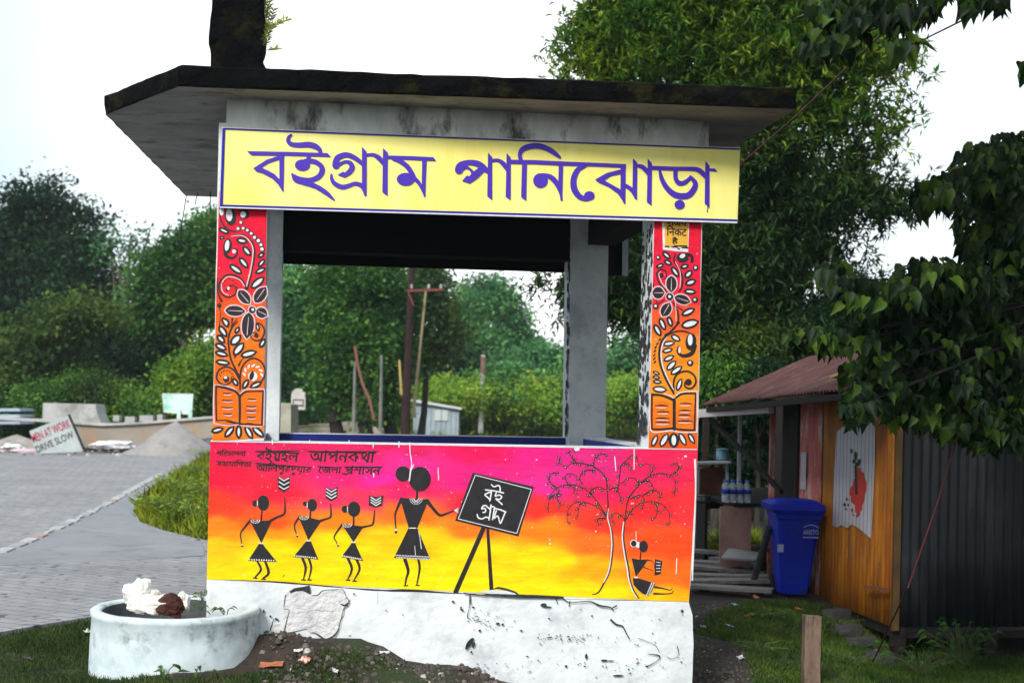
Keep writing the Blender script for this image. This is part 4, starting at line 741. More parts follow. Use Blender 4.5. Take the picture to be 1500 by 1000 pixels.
gravel('gravel', [(0,645),(330,640),(330,668),(0,667)], 500, .03, .14, [M('stone_mid',(0,0,0)), M('stone_pale',(0,0,0)), M('stone_pale',(0,0,0))])

# litter: each scrap is a thing
def scrap(px, py, w, l, col, label, cat='litter', name='paper_scrap', tilt=.25):
    c = gp(px,py)+Vector((0,0,.018)); bm = bmesh.new(); bmesh.ops.create_grid(bm, x_segments=6, y_segments=5, size=.5)
    for v in bm.verts: v.co = Vector((v.co.x*w, v.co.y*l, .014*mn.noise(Vector((v.co.x*3+px,v.co.y*3,py)))+v.co.x*w*tilt*.4+.01)); v.co += Vector(mn.noise_vector(v.co*40+Vector((px,0,0))))*.004
    me = bpy.data.meshes.new(name); bm.to_mesh(me); bm.free(); me.materials.append(col); o = link(name, me); o.location = c; o.rotation_euler = (.3,0,random.uniform(0,3)); sm = o.modifiers.new('thick','SOLIDIFY'); sm.thickness = .002; return tag(o,label,cat)
pw = M('paper_white',(.7,.7,.68),(.55,.55,.53),20,.6); pr_ = M('wrapper_red',(.6,.10,.05),(.75,.6,.5),30,.5,lo=.45,hi=.55); po = M('rag_orange',(.42,.16,.07),(.3,.1,.05),15,.8); pbk = M('wrapper_blue',(.15,.35,.5),(.4,.6,.7),15,.5)
for i,(x,y,w,l,m_,lab,nm) in enumerate([(446,977,.08,.05,pr_,'white wrapper with a red stripe on the dirt left of centre','plastic_wrapper'),(516,968,.075,.02,pw,'narrow white paper strip on the dirt below the mural teacher','paper_scrap'),(437,941,.05,.025,pw,'small white scrap beside the base of the plaster patch','paper_scrap'),(398,940,.13,.06,po,'orange brown rag between planter and kiosk','rag'),(445,950,.10,.02,pw,'thin pale strip below the plaster patch','paper_scrap'),
  (490,994,.06,.03,pw,'white scrap lying at the lower frame edge below the plinth','paper_scrap'),(563,960,.06,.012,pw,'thin light stick on the dark dirt under the plinth','paper_scrap'),(128,930,.05,.04,pw,'white crumpled scrap left of the planter','paper_scrap'),(1076,889,.06,.04,pbk,'pale green wrapper on the gravel right of the kiosk','plastic_wrapper'),(1068,920,.07,.03,pbk,'light blue wrapper at the edge of the right grass','plastic_wrapper'),(1030,922,.04,.03,pw,'white paper fleck close to the right kiosk corner','paper_scrap'),
  (1107,878,.06,.05,po,'orange brick chip in front of the plank platform','brick_chip'),(1170,895,.09,.03,po,'orange scrap behind the wooden stump','rag'),(1084,967,.05,.03,pw,'pale scrap on the gravel beside the grass','paper_scrap'),(1097,905,.08,.02,po,'brown bark strip on the right grass edge','bark_strip'),(40,970,.04,.04,M('stone_dark',(0,0,0)),'dark stone in the left grass','stone')]): scrap(x,y,w,l,m_,lab,name=nm)

# ------------------------------------------------------------------ tin stall on the right
YC = 10.5; S0 = at(1310,918,YC); SDIR = (at(1205,878,12.0)-S0); SDIR.z = 0; SDIR.normalize(); SX = Vector((SDIR.y,-SDIR.x,0))
def spt(t, off, z): p = Vector((S0.x,S0.y,0))+SDIR*t+SX*off; p.z = z; return p
def spx(px, Y): pass
stall = empty('tin_stall', spt(2,1,-.3), 'rusty roofed tin stall on stilts with orange and charcoal corrugated walls', 'stall')
def corr(name, a, b, z0, z1, mat, parent=stall, pitch=.076, amp=.012, top=None, th=.004, flip=1):
    a = Vector(a); b = Vector(b); L_ = (b-a).length; d = (b-a)/L_; n = Vector((d.y,-d.x,0))*flip; k = max(4,int(L_/pitch*6)); V=[]
    for i in range(k+1):
        t = i/k; s_ = amp*math.sin(t*L_/pitch*2*math.pi); zz0 = z0[0]*(1-t)+z0[1]*t if isinstance(z0,tuple) else z0; zz1 = top(t) if top else (z1[0]*(1-t)+z1[1]*t if isinstance(z1,tuple) else z1)
        for r_ in range(5): V.append(a+d*L_*t+n*s_+Vector((0,0,zz0+(zz1-zz0)*r_/4-a.z)))
    mb = MB(); mb.add(V,[(i*5+r_,(i+1)*5+r_,(i+1)*5+r_+1,i*5+r_+1) for i in range(k) for r_ in range(4)]); o = mb.build(name, mat, parent, smooth=True); sm = o.modifiers.new('thick','SOLIDIFY'); sm.thickness = th; return o
zf0 = S0.z; zf1 = at(1205,878,12.0).z
orange = M('orange_tin', (.42,.145,.006), (.24,.065,.005), 3, .6, .2, 12, c3=(.12,.055,.012), s3=3.2, stretch=(1,3.5,.35), lo=.4,hi=.6)
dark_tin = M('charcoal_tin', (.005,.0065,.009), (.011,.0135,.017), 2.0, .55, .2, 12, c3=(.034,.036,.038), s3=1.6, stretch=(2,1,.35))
pink_tin = M('faded_pink_tin', (.42,.07,.06), (.50,.20,.16), 3.0, .7, .3, 14, c3=(.50,.42,.36), s3=3.0, stretch=(3,3,.8))
rust_roof = M('rusty_roof', (.095,.038,.034), (.055,.022,.021), 2.6, .85, .5, 18, c3=(.13,.07,.063), s3=4, stretch=(1,1.6,1))
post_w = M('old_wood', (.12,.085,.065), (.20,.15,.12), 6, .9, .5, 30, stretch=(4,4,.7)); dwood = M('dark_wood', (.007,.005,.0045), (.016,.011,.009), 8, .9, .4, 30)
ZE = 1.5+.19; RZ = 1.5+.60
corr('orange_wall', spt(.02,0,zf0), spt(1.54,0,zf0), (zf0,zf1), 1.74, orange)
corr('pink_wall', spt(1.58,-.01,zf1), spt(2.12,-.01,zf1), zf1-.02, 1.62, pink_tin)
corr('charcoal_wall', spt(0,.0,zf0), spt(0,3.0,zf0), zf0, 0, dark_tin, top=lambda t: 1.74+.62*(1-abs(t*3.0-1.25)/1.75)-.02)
mb = MB(); mb.bar(spt(-.02,-.005,zf0-.02), spt(-.02,-.005,1.74), .05,.05); mb.build('corner_post', M('corner_dark',(.10,.05,.01),(.05,.03,.01),5,.8), stall)
# white painted panel with the red map mark
ORP = (spt(0,-.013,0), SX)
def hitw(px, py, o_, n_): r = ray(px,py); t = (o_-CAM).dot(n_)/r.dot(n_); return CAM+r*t
def wall_poly(mb, pts, mi, lay):
    mb.add([hitw(1200+x*.44, 560+y*.44, spt(0,-.014-lay,0), SX) for x,y in pts], [tuple(range(len(pts)))], mi)
mb = MB(); wall_poly(mb, [(58,165),(75,150),(92,135),(187,135),(184,300),(173,520),(150,500),(128,482),(108,472),(92,485),(75,474),(60,482),(44,476),(50,300)],0,0)
wall_poly(mb, [(124,283),(135,282),(143,298),(149,300),(153,322),(158,332),(157,358),(152,372),(151,388),(143,410),(143,425),(136,428),(134,440),(128,446),(125,434),(119,430),(119,408),(112,402),(104,396),(105,380),(100,366),(103,350),(112,340),(113,326),(120,318)],1,.002)
wall_poly(mb, [(117,275),(124,275),(126,330),(128,372),(120,372),(118,330)],2,.004)
for cx_,cy_,rx_,ry_ in ((107,228,3.5,8),(121,243,5,15),(116,262,6,8),(133,262,5,8),(127,272,8,7),(84,406,4,6),(92,388,3,5),(96,407,3,4),(109,424,4,6),(114,440,3,3),(125,443,4,4),(103,372,3,5),(88,420,4,3)):
    wall_poly(mb, [(cx_+rx_*math.cos(k*.7),cy_+ry_*math.sin(k*.7)) for k in range(9)],2 if cy_ < 280 or cx_ < 100 else 1,.0045)
mb.build('painted_panel', [M('panel_white',(.50,.49,.55),(.42,.41,.47),3,.6,.1), M('emblem_red',(.55,.03,.01),(.42,.02,.01),8,.6), M('emblem_black',(.012,.01,.01),(.03,.02,.02),8,.6)], stall, tri=True)
mb = MB(); wall = [spt(2.16,0,.9)]
mb.add([spt(1.9,-.035,.78),spt(2.04,-.035,.78),spt(2.04,-.035,1.12),spt(1.9,-.035,1.12)],[(0,1,2,3)]); mb.build('notice', M('notice_grey',(.45,.43,.47),(.3,.28,.3),20,.7), stall)
# dark interior, posts, counter and awning board
for t,off,w_,m_,z0_,z1_ in ((2.18,0,.06,dwood,-.2,1.62),(2.95,0,.05,M('faded_pink_tin',(0,0,0)),-.15,1.6),(3.85,-.05,.035,M('pipe_pale',(.55,.52,.55),(.45,.42,.44),8,.5),.62,1.52),(5.3,0,.07,dwood,-.15,1.5),(4.4,1.6,.07,dwood,-.15,1.9)):
    mb = MB(); mb.bar(spt(t,off,z0_),spt(t,off,z1_),w_,w_); mb.build('post', m_, stall)
mb = MB(); mb.prism([spt(2.2,.9,-.1),spt(5.6,.9,-.1),spt(5.6,.9,1.75),spt(2.2,.9,1.9)], SX*.03); mb.prism([spt(2.2,-.02,zf1),spt(2.6,-.02,zf1),spt(2.6,-.02,1.6),spt(2.2,-.02,1.6)], SX*.02); mb.build('inner_partition', dwood, stall)
mb = MB(); mb.prism([spt(2.7,-.45,.56),spt(5.3,-.45,.56),spt(5.3,.85,.56),spt(2.7,.85,.56)], Vector((0,0,.035))); mb.build('counter', dwood, stall)
mb = MB(); a_ = hitw(1083,745,spt(0,-.46,0),SX); mb.bar(spt(2.75,-.42,-.12),spt(2.75,-.42,.56),.3,.03,up=(0,1,0)); mb.build('counter_panel', M('bleached_pink_wood',(.30,.16,.13),(.42,.26,.22),4,.85,.3,20), stall)
mb = MB(); mb.bar(spt(4.2,-.42,-.12),spt(4.2,-.42,.56),.9,.03,up=SX); mb.build('counter_front', dwood, stall)
mb = MB(); mb.bar(at(1016,606,14.6),at(1130,598,12.7),.05,.085); mb.build('awning_board', M('awning_pale',(.70,.60,.62),(.6,.5,.5),6,.6), stall)
mb = MB(); mb.bar(at(1040,612,14.4),at(1145,720,12.6),.04,.04); mb.build('brace', dwood, stall)
def roof_sheet(name, a, b, c, d_, mat):     # a-b eave, d-c ridge, corrugations run eave to ridge
    a,b,c,d_ = map(Vector,(a,b,c,d_)); L_ = (b-a).length; k = int(L_/.076*5); V=[]; n = (b-a).cross(d_-a).normalized()
    for i in range(k+1):
        t = i/k; s_ = .011*math.sin(t*L_/.076*2*math.pi)
        for r_ in range(7): q = a.lerp(b,t).lerp(d_.lerp(c,t), r_/6); V.append(q+n*s_+Vector((0,0,.012*mn.noise(q*2.5))))
    mb = MB(); mb.add(V,[(i*7+r_,(i+1)*7+r_,(i+1)*7+r_+1,i*7+r_+1) for i in range(k) for r_ in range(6)]); o = mb.build(name, mat, stall, smooth=True); sm = o.modifiers.new('thick','SOLIDIFY'); sm.thickness = .006
EF = at(1026,594,14.4); EN = at(1243,570,10.25); e_dir = (EF-EN); RF = at(1186,523,14.6); RN = RF-(EF-EN)*1.0; RN.z = RF.z+.08
EN2 = EN-e_dir*.04; RN2 = RN-e_dir*.04
roof_sheet('roof', EN2, EF, RF, RN2, rust_roof); bk = Vector((SX.x*2.2,SX.y*2.2,-.75)); roof_sheet('roof', RN2, RF, RF+bk, RN2+bk, rust_roof)
mb = MB(); mb.bar(EN+Vector((.03,0,-.05)),EF+Vector((.03,0,-.05)),.05,.05); mb.build('eave_beam', dwood, stall)
for off in (0.05,.8,1.6,2.4):
    mb = MB(); q = spt(.05,off,0); mb.bar((q.x,q.y,g(q.x,q.y)-.1),(q.x,q.y,zf0),.10,.10); mb.build('stilt', dwood, stall)
for t in (.8,1.5):
    mb = MB(); q = spt(t,.06,0); mb.bar((q.x,q.y,g(q.x,q.y)-.1),(q.x,q.y,zf0+.02*t),.09,.09); mb.build('stilt', dwood, stall)
mb = MB(); mb.prism([spt(.03,.03,zf0-.03),spt(.03,2.95,zf0-.03),spt(2.2,2.95,zf1-.03),spt(2.2,.03,zf1-.03)], Vector((0,0,-.06))); mb.build('floor_deck', dwood, stall)
mb = MB(); mb.bar(at(1272,859,10.9)+Vector((-.03,0,0)),at(1307,864,10.5)+Vector((-.03,0,0)),.012,.02); mb.build('latch', M('rusty_iron',(.10,.035,.02),(.16,.06,.035),20,.8), stall)
mb = MB(); mb.bar(at(1228,556,10.9)+Vector((-.02,0,.02)),at(1244,550,10.7)+Vector((-.02,0,.02)),.10,.02); tag(mb.build('yellow_plank', M('plank_yellow',(.50,.34,.09),(.4,.26,.08),10,.8)), 'short yellowish plank lying on the rusty stall roof', 'plank')
# bricks under the stall
random.seed(3)
for px,py,Y,lab in ((1285,932,10.3,'pale block below the orange wall corner'),(1262,925,10.6,'block left of the pale block under the orange wall'),(1240,912,11.0,'dark block under the middle of the orange wall'),(1225,905,11.3,'farthest dark block under the orange wall')):
    p = at(px,py,Y); mb = MB(); mb.box((-.11,-.06,0),(.11,.06,.085)); mb.box((-.08,-.04,.085),(.08,.04,.0852)); o = mb.build('stone_block', M('block_grey',(.07,.065,.065),(.04,.038,.038),8,.9,.5)); o.location = (p.x,p.y,g(p.x,p.y)-.01); o.rotation_euler = (0,0,random.uniform(0,1)); tag(o,lab,'block'); rough_edges(o,1,.006,20)

# blue wheelie bin
def bin_():
    Y = 12.0; base = at(1160,872,Y); s_ = Y/F; e = empty('wheelie_bin', base, 'blue plastic wheelie bin with closed lid beside the orange tin wall', 'bin')
    bl = M('bin_blue',(.002,.014,.38),(.004,.022,.46),3,.5,.05,40,spec=.22,c3=(.012,.018,.20),s3=7); bd = M('bin_black',(.01,.01,.012),None,1,.6); X0 = base.x; z0 = base.z
    def ring_(z, xl, xr, yf, yb, r_=.03):
        P = []
        for cx_,cy_,a0 in ((xr-r_,yb-r_,0),(xl+r_,yb-r_,90),(xl+r_,yf+r_,180),(xr-r_,yf+r_,270)):
            for k in range(4): a = math.radians(a0+k*30); P.append(Vector((cx_+r_*math.cos(a), cy_+r_*math.sin(a), z)))
        return P
    H = 142*s_; L = []
    for z,xl,xr,yf,yb in ((0.03,-.125,.115,-.12,.16),(.1*H,-.13,.125,-.13,.2),(.5*H,-.155,.165,-.17,.23),(.80*H,-.175,.195,-.2,.25),(.81*H,-.19,.21,-.215,.265),(.86*H,-.195,.215,-.22,.27)): L.append(ring_(z0+z,X0+xl,X0+xr,Y+yf,Y+yb))
    mb = MB(); n = 16; mb.add([p for r_ in L for p in r_],[(k*n+i,k*n+(i+1)%n,(k+1)*n+(i+1)%n,(k+1)*n+i) for k in range(len(L)-1) for i in range(n)]+[tuple(reversed(range(n)))]); mb.build('body',bl,e,smooth=False)
    mb = MB(); L = [ring_(z0+.862*H,X0-.205,X0+.225,Y-.24,Y+.27,.04),ring_(z0+.90*H,X0-.24,X0+.235,Y-.26,Y+.28,.04),ring_(z0+.955*H,X0-.25,X0+.225,Y-.25,Y+.27,.05),ring_(z0+.99*H,X0-.18,X0+.17,Y-.17,Y+.2,.05),ring_(z0+H,X0-.10,X0+.10,Y-.10,Y+.12,.05)]
    mb.add([p for r_ in L for p in r_],[(k*n+i,k*n+(i+1)%n,(k+1)*n+(i+1)%n,(k+1)*n+i) for k in range(len(L)-1) for i in range(n)]+[tuple(reversed(range(n))),tuple(range(4*n,5*n))]); mb.build('lid',bl,e)
    mb = MB(); mb.tube([(X0-.12,Y+.3,z0+.9*H),(X0+.15,Y+.3,z0+.9*H)],.015,8); mb.build('handle',bl,e)
    for sx in (-.13,.16):
        mb = MB(); mb.tube([(X0+sx-.025,Y+.2,z0+.085),(X0+sx+.025,Y+.2,z0+.085)],.085,18); mb.build('wheel',bd,e)
    V,Fc = glyphs('ARISTO'); xs = [v[0] for v in V]; w_ = max(xs)-min(xs); mb = MB(); yy = lambda z: Y-.2-.004-(z-.62*H)*.05
    wd = .135; mb.add([(X0+.045+(v[0]-min(xs))/w_*wd, Y-.196-.0,z0+.655*H+v[1]/.72*.042) for v in V],Fc)
    for za,zb_ in ((.62*H,.63*H),): mb.add([(X0+.045,Y-.192,z0+za),(X0+.18,Y-.192,z0+za),(X0+.18,Y-.192,z0+zb_),(X0+.045,Y-.192,z0+zb_)],[(0,1,2,3)])
    P = smooth_line([(0,0),(.035,.018),(.0675,.024),(.10,.018),(.135,0)],4); mb.add([q for x,z in P for q in ((X0+.045+x,Y-.198,z0+.72*H+z),(X0+.045+x,Y-.198,z0+.728*H+z))],[(2*i,2*i+1,2*i+3,2*i+2) for i in range(len(P)-1)])
    mb.build('logo_print', M('print_pale',(.35,.42,.62)), e)
    mb = MB(); mb.add([(X0-.172,Y-.186,z0+.47*H),(X0-.12,Y-.186,z0+.47*H),(X0-.12,Y-.187,z0+.55*H),(X0-.172,Y-.187,z0+.55*H)],[(0,1,2,3)]); mb.build('sticker', M('print_pale',(0,0,0)), e)
bin_()
# platform of old planks
plat = empty('plank_platform', gp(1070,850), 'low platform of grey weathered planks in front of the stall counter', 'platform'); random.seed(9)
grey_w = M('weathered_plank',(.16,.14,.135),(.26,.235,.225),5,.9,.6,24,stretch=(2,2,2))
for i,(x0,y0,x1,y1,Y0,Y1,w) in enumerate(((1010,858,1132,862,12.1,11.9,.16),(1008,848,1130,852,12.4,12.3,.15),(1010,838,1125,845,12.75,12.6,.15),(1012,830,1120,838,13.1,12.9,.14),(1012,822,1112,829,13.4,13.2,.15),(1045,812,1108,822,13.8,13.5,.14),(1012,806,1080,812,14.1,13.9,.12))):
    a_ = at(x0,y0,Y0); b_ = at(x1,y1,Y1); zz = .5*(a_.z+b_.z); a_.z = zz+random.uniform(-.02,.02); b_.z = zz+random.uniform(-.02,.02); mb = MB(); mb.bar(a_,b_,w*1.35,.028,0); o = mb.build('plank', grey_w, plat); rough_edges(o,1,.008,9)
for (x,y,Y) in ((1030,868,12.15),(1110,868,12.0)):
    a_ = at(x,y,Y); mb = MB(); mb.bar(a_+Vector((0,-.05,-.02)),a_+Vector((0,1.4,.06)),.09,.09); mb.build('joist', dwood, plat)
mb = MB(); a_ = at(1092,822,13.0); mb.prism([a_+Vector(v) for v in ((-.25,-.12,.03),(.14,-.16,.02),(.2,.14,.05),(-.12,.2,.10))],Vector((0,0,.02))); tag(mb.build('broken_slab', M('slab_pale',(.3,.29,.29),(.38,.37,.37),6,.9,.4)), 'pale broken slab lying on the plank platform', 'slab')
mb = MB(); mb.tube([at(1104,850,12.3),at(1127,772,12.1)],[.03,.036],10); mb.tube([at(1103,800,12.2),at(1127,806,12.2)],.018,8); tag(mb.build('iron_pipe', M('iron_dark',(.03,.032,.03),(.05,.05,.045),12,.6)), 'dark iron pipe with a cross bar leaning against the blue bin', 'pipe')
# bottles on the counter, copied
BOT = M('bottle_plastic',(.75,.82,.88),None,1,.12,spec=.5); BOT.node_tree.nodes['Principled BSDF'].inputs['Transmission Weight'].default_value = .7
def bottle():
    e = empty('water_bottle',(0,0,0)); mb = MB(); mb.lathe([(.001,0),(.03,0),(.033,.01),(.033,.06),(.030,.065),(.033,.07),(.033,.14),(.028,.165),(.013,.19),(.013,.2)],(0,0,0),14); mb.build('shell', BOT, e, smooth=True, local=True)
    mb = MB(); mb.lathe([(.0335,.085),(.0345,.085),(.0345,.128),(.0335,.128)],(0,0,0),14); mb.build('label', M('label_blue',(.01,.04,.35)), e, smooth=True, local=True); mb = MB(); mb.lathe([(.015,.195),(.016,.2),(.016,.215),(.001,.216)],(0,0,0),10); mb.build('cap', M('cap_blue',(.05,.15,.5)), e, local=True); return e
b0 = bottle(); c0 = at(1058,735,13.2); k = 0
for j in range(2):
    for i in range(4):
        p = Vector((c0.x+.035+i*.069, 13.2+j*.07, .597)); lab = 'clear water bottle with a blue label packed in rows on the dark stall counter'
        if k == 0: b0.location = p; tag(b0,lab,'bottle','pack of water bottles on the counter')
        else: copy_tree(b0, p)
        k += 1
def lump(name, px, py, Y, w, h, mat, lab, cat): 
    p = at(px,py,Y); mb = MB(); mb.lathe([(.001,0),(w*.42,0),(w*.5,h*.15),(w*.5,h*.75),(w*.45,h*.8),(w*.45,h*.86),(w*.53,h*.87),(w*.5,h*.95),(w*.15,h),(.001,h)],(0,0,0),16); o = mb.build(name,mat,smooth=True); o.location = p; return tag(o,lab,cat)
lump('plastic_tub',1058,674,14.6,.13,.13,M('tub_blue',(.12,.25,.35),(.2,.35,.45),8,.4),'small blue lidded tub on the high shelf of the stall','tub')
mb = MB(); q = at(1020,678,14.5); q2 = at(1068,676,14.5); mb.bar(q,q2,.3,.02); mb.bar(q+Vector((.02,0,-.01)),q+Vector((.02,0,-.9)),.03,.03); mb.bar(q2+Vector((-.02,0,-.01)),q2+Vector((-.02,0,-.9)),.03,.03); mb.prism([q+Vector((.03,.1,-.06)),q2+Vector((-.03,.1,-.06)),q2+Vector((-.03,.1,-.5)),q+Vector((.03,.1,-.5))],Vector((0,.02,0)),1)
tag(mb.build('shelf_rack',[M('shelf_pale',(.4,.42,.46),(.3,.31,.34),6,.6), M('brown_board',(.10,.035,.02),(.14,.05,.03),6,.8)]),'pale topped shelf rack with a brown back at the far end of the stall','shelf')
lump('steel_pot',1030,737,13.8,.16,.09,M('pot_dark',(.05,.05,.055),(.1,.1,.11),8,.3,metal=.6),'dark cooking pot at the left end of the counter','pot')
# stump post, red poles
st = gp(1187,1004); top = at(1186,901,st.y); h_ = top.z-g(st.x,st.y); mb = MB(); mb.prism([(st.x-.048,st.y-.04,top.z-.62),(st.x+.05,st.y-.045,top.z-.62),(st.x+.048,st.y+.045,top.z-.62),(st.x-.05,st.y+.04,top.z-.62)],Vector((0,0,.62)),0); o = mb.build('wooden_stump', M('stump_wood',(.20,.13,.10),(.12,.08,.06),6,.9,.6,30,c3=(.05,.04,.03),s3=3,stretch=(4,4,.8))); rough_edges(o,3,.006,14); tag(o,'short square weathered wooden stump in the right grass','stump')
redm = M('red_cable',(.10,.010,.014),(.06,.008,.010),10,.5)
mb = MB(); mb.tube([gp(1277,972),at(1330,860,7.9),at(1372,740,7.9),at(1402,640,7.9),at(1440,520,7.9)],.0055,8); tag(mb.build('red_guy_pole',redm),'thin dark red pole slanting in front of the charcoal tin wall','pole')
mb = MB(); mb.tube([at(1080,245,11.5),at(1170,167,10.5),at(1240,100,9.6),at(1306,36,8.8),at(1360,-20,8.2)],.0065,8); tag(mb.build('red_cable',redm),'dark red cable rising from behind the kiosk roof to the top right leaves','cable')

# ------------------------------------------------------------------ trees
bark = M('bark', (.06,.048,.038), (.13,.11,.09), 5, .95, .8, 20, stretch=(3,3,.6)); bark_d = M('bark_dark', (.02,.016,.013), (.045,.036,.03), 5, .95, .6, 20, stretch=(3,3,.6))
F_DARK = leafmat('foliage_dark', (.002,.014,.006),(.006,.034,.011),(.026,.095,.022),.25,.7,.35)
F_TEAL_HAZE = leafmat('foliage_teal_haze', (.012,.06,.022),(.055,.20,.065),(.19,.42,.11),.3,.7,.35)  # teal lightened in the leaf colour, standing in for distance haze
F_MID = leafmat('foliage_mid', (.006,.036,.007),(.032,.115,.016),(.14,.29,.04),.3,.7,.5)
F_BRIGHT = leafmat('foliage_bright', (.035,.11,.010),(.11,.24,.022),(.28,.40,.045),.35,.7,.6)
F_YELLOW = leafmat('foliage_yellow_green', (.04,.12,.012),(.17,.33,.03),(.42,.52,.07),.4,.7,.5)  # brightest yellow-green leaf colour, used on scrub and weeds
F_OLIVE = leafmat('foliage_olive', (.012,.036,.006),(.035,.085,.012),(.15,.21,.03),.3,.7,.5)
def trunk(base, tips, r0, mat, parent, name='trunk'):
    mb = MB(); b = Vector(base); top = Vector((sum(t[0] for t in tips)/len(tips), sum(t[1] for t in tips)/len(tips), max(b.z+.5,min(t[2] for t in tips)-.1)))
    fork = b.lerp(top,.75); mb.tube([b-Vector((0,0,.1)), b.lerp(fork,.4)+Vector((r0*.4,0,0)), fork],[r0*1.15,r0*.85,r0*.7],9)
    for t in tips: t = Vector(t); mid = fork.lerp(t,.5)+Vector((random.uniform(-.1,.1),0,.1))*(t-fork).length; mb.tube([fork,mid,t],[r0*.55,r0*.35,r0*.12],6)
    return mb.build(name, mat, parent, smooth=True)
def tree(name, label, cat, blobs, n, leafL, mat, r0=.15, base=None, group=None, asp=.6, cr=None, tm=T_RH, bk=None, flat=.75, drop=None):
    cr = cr or leafL*2.4; n = int(n*1.6); leafL *= .74
    c = np.array(blobs); Y = c[:,1].mean(); bx = c[:,0].mean() if base is None else base; gz = g(bx,Y); e = empty(name,(bx,Y,gz),label,cat,group)
    p,o_ = crown_points(blobs, n, cr or leafL*2.5, flat=flat); p[:,2] = np.maximum(p[:,2], gz+.02); A = o_*.6+RNG.normal(size=(n,3))*.6; A[:,2] -= .1; NN = RNG.normal(size=(n,3))*.5+[0,0,1.1]+o_*.4; L_ = leafL*(.6+.8*RNG.random(n))
    link('crown', leaves_mesh(p,A,NN,L_,L_*asp,tm,mat), e); tips = [(b[0],b[1],b[2]) for b in blobs]; tips = random.sample(tips, min(9,len(tips))); trunk((bx,Y,gz),tips,r0,bk or bark_d,e); return e
TG = 'trees along the far side of the road'
def BL(Y, *a): return [blob(x,y,r,Y+random.uniform(-1,1)*r*Y/F*.7, ry) for x,y,r,ry in a]
random.seed(31)
tree('broadleaf_tree','tallest dark tree at the left edge of the photo','tree',BL(60,(62,318,46,55),(20,360,50,60),(110,350,42,50),(60,400,75,60),(125,400,45,50),(10,440,60,60),(90,450,70,50),(140,440,35,40),(-40,400,60,90)),30000,.30,F_DARK,.35,group=TG)
tree('slender_tree','slender airy tree with flat sparse crown between the dark mass and the kiosk','tree',BL(56,(158,352,22,6),(192,342,24,7),(220,336,18,5),(205,362,28,6),(165,372,16,5),(236,350,14,4),(188,400,7,20),(186,450,10,24),(190,490,14,24)),900,.24,F_TEAL_HAZE,.22,base=at(187,400,56).x,group=TG,bk=bark)
tree('broadleaf_tree','rounded mid green tree just left of the kiosk pillar','tree',BL(50,(275,385,48,35),(240,410,36,32),(300,350,30,28),(275,440,50,40),(235,460,40,40),(310,420,30,60)),15000,.26,F_MID,.2,group=TG,bk=bark)
tree('broadleaf_tree','hazy tree top peeking above the tree left of the kiosk','tree',BL(75,(296,350,22,24),(330,340,30,24),(262,378,20,14)),3600,.3,F_TEAL_HAZE,.2,group=TG)
tree('young_tree','bright light green young tree beside the left pillar','tree',BL(42,(285,560,34,30),(305,530,24,24),(262,585,26,24),(300,590,30,26),(258,540,16,14)),7000,.20,F_BRIGHT,.08,group=TG)
tree('broadleaf_tree','dark mid height tree under the slender tree','tree',BL(52,(150,500,48,42),(200,520,48,44),(115,490,40,36),(235,520,35,40),(180,560,60,40)),16000,.26,F_DARK,.25,group=TG)
tree('broadleaf_tree','olive leafed tree low at the left with a pale bent trunk','tree',BL(47,(25,500,42,34),(60,520,40,34),(100,470,40,24),(140,465,30,22),(-30,520,50,50),(10,560,45,36),(80,555,40,30)),13000,.24,F_OLIVE,.2,base=at(42,560,46).x,group=TG,bk=bark)
BG = 'bushes beyond the road'
for x,y,r,ry,Y,m_,lab,n in ((62,590,32,26,44,F_MID,'leftmost rounded bush behind the concrete ramp',4500),(105,580,34,28,45,F_MID,'tallest mid green bush above the road sign',5000),(150,578,34,30,44,F_OLIVE,'yellow tipped bush right of the concrete ramp',5000),(185,590,26,24,44,F_BRIGHT,'light bush at the right end of the hedge',3500),(225,600,22,16,43,F_MID,'low bush left of the green board',2200),(15,600,26,24,45,F_DARK,'dark bush above the stacked sheets',3500),(40,622,14,12,41,F_MID,'small low bush by the stacked sheets',900)):
    tree('bush',lab,'bush',BL(Y,(x,y,r,ry),(x-8,y+10,r*.8,ry*.7),(x+9,y+9,r*.7,ry*.8)),n,.17,m_,.05,group=BG)
# through the kiosk opening
tree('broadleaf_tree','dark tree seen between the left pillars and the creeper columns','tree',BL(58,(430,430,34,44),(440,500,40,50),(410,520,40,60),(445,570,36,40),(400,450,30,40)),13000,.28,F_TEAL_HAZE,.2,group=TG)
for x,r,top_,lab,m_,Y in ((492,30,395,'leftmost creeper covered tree column seen through the kiosk',F_MID,46),(535,36,385,'widest creeper covered tree column seen through the kiosk',F_DARK,45),(572,26,392,'creeper covered tree column behind the brown utility pole',F_MID,47)):
    B_l = [(x+random.uniform(-6,6), yy, r*random.uniform(.8,1.15), 24) for yy in range(top_, 560, 22)]+[(x,575,r*.5,20),(x,600,r*.3,14)]
    tree('creeper_tree',lab,'tree',BL(Y,*B_l),7000,.22,F_MID,.3,group='tall creeper covered trees',base=at(x,500,Y).x)
tree('broadleaf_tree','yellow green tree crown right of the utility pole','tree',BL(52,(630,420,24,18),(615,400,18,14),(640,455,24,22),(660,490,22,16),(622,500,22,26),(610,450,24,30)),6500,.24,F_OLIVE,.15,group=TG,base=at(618,500,52).x)
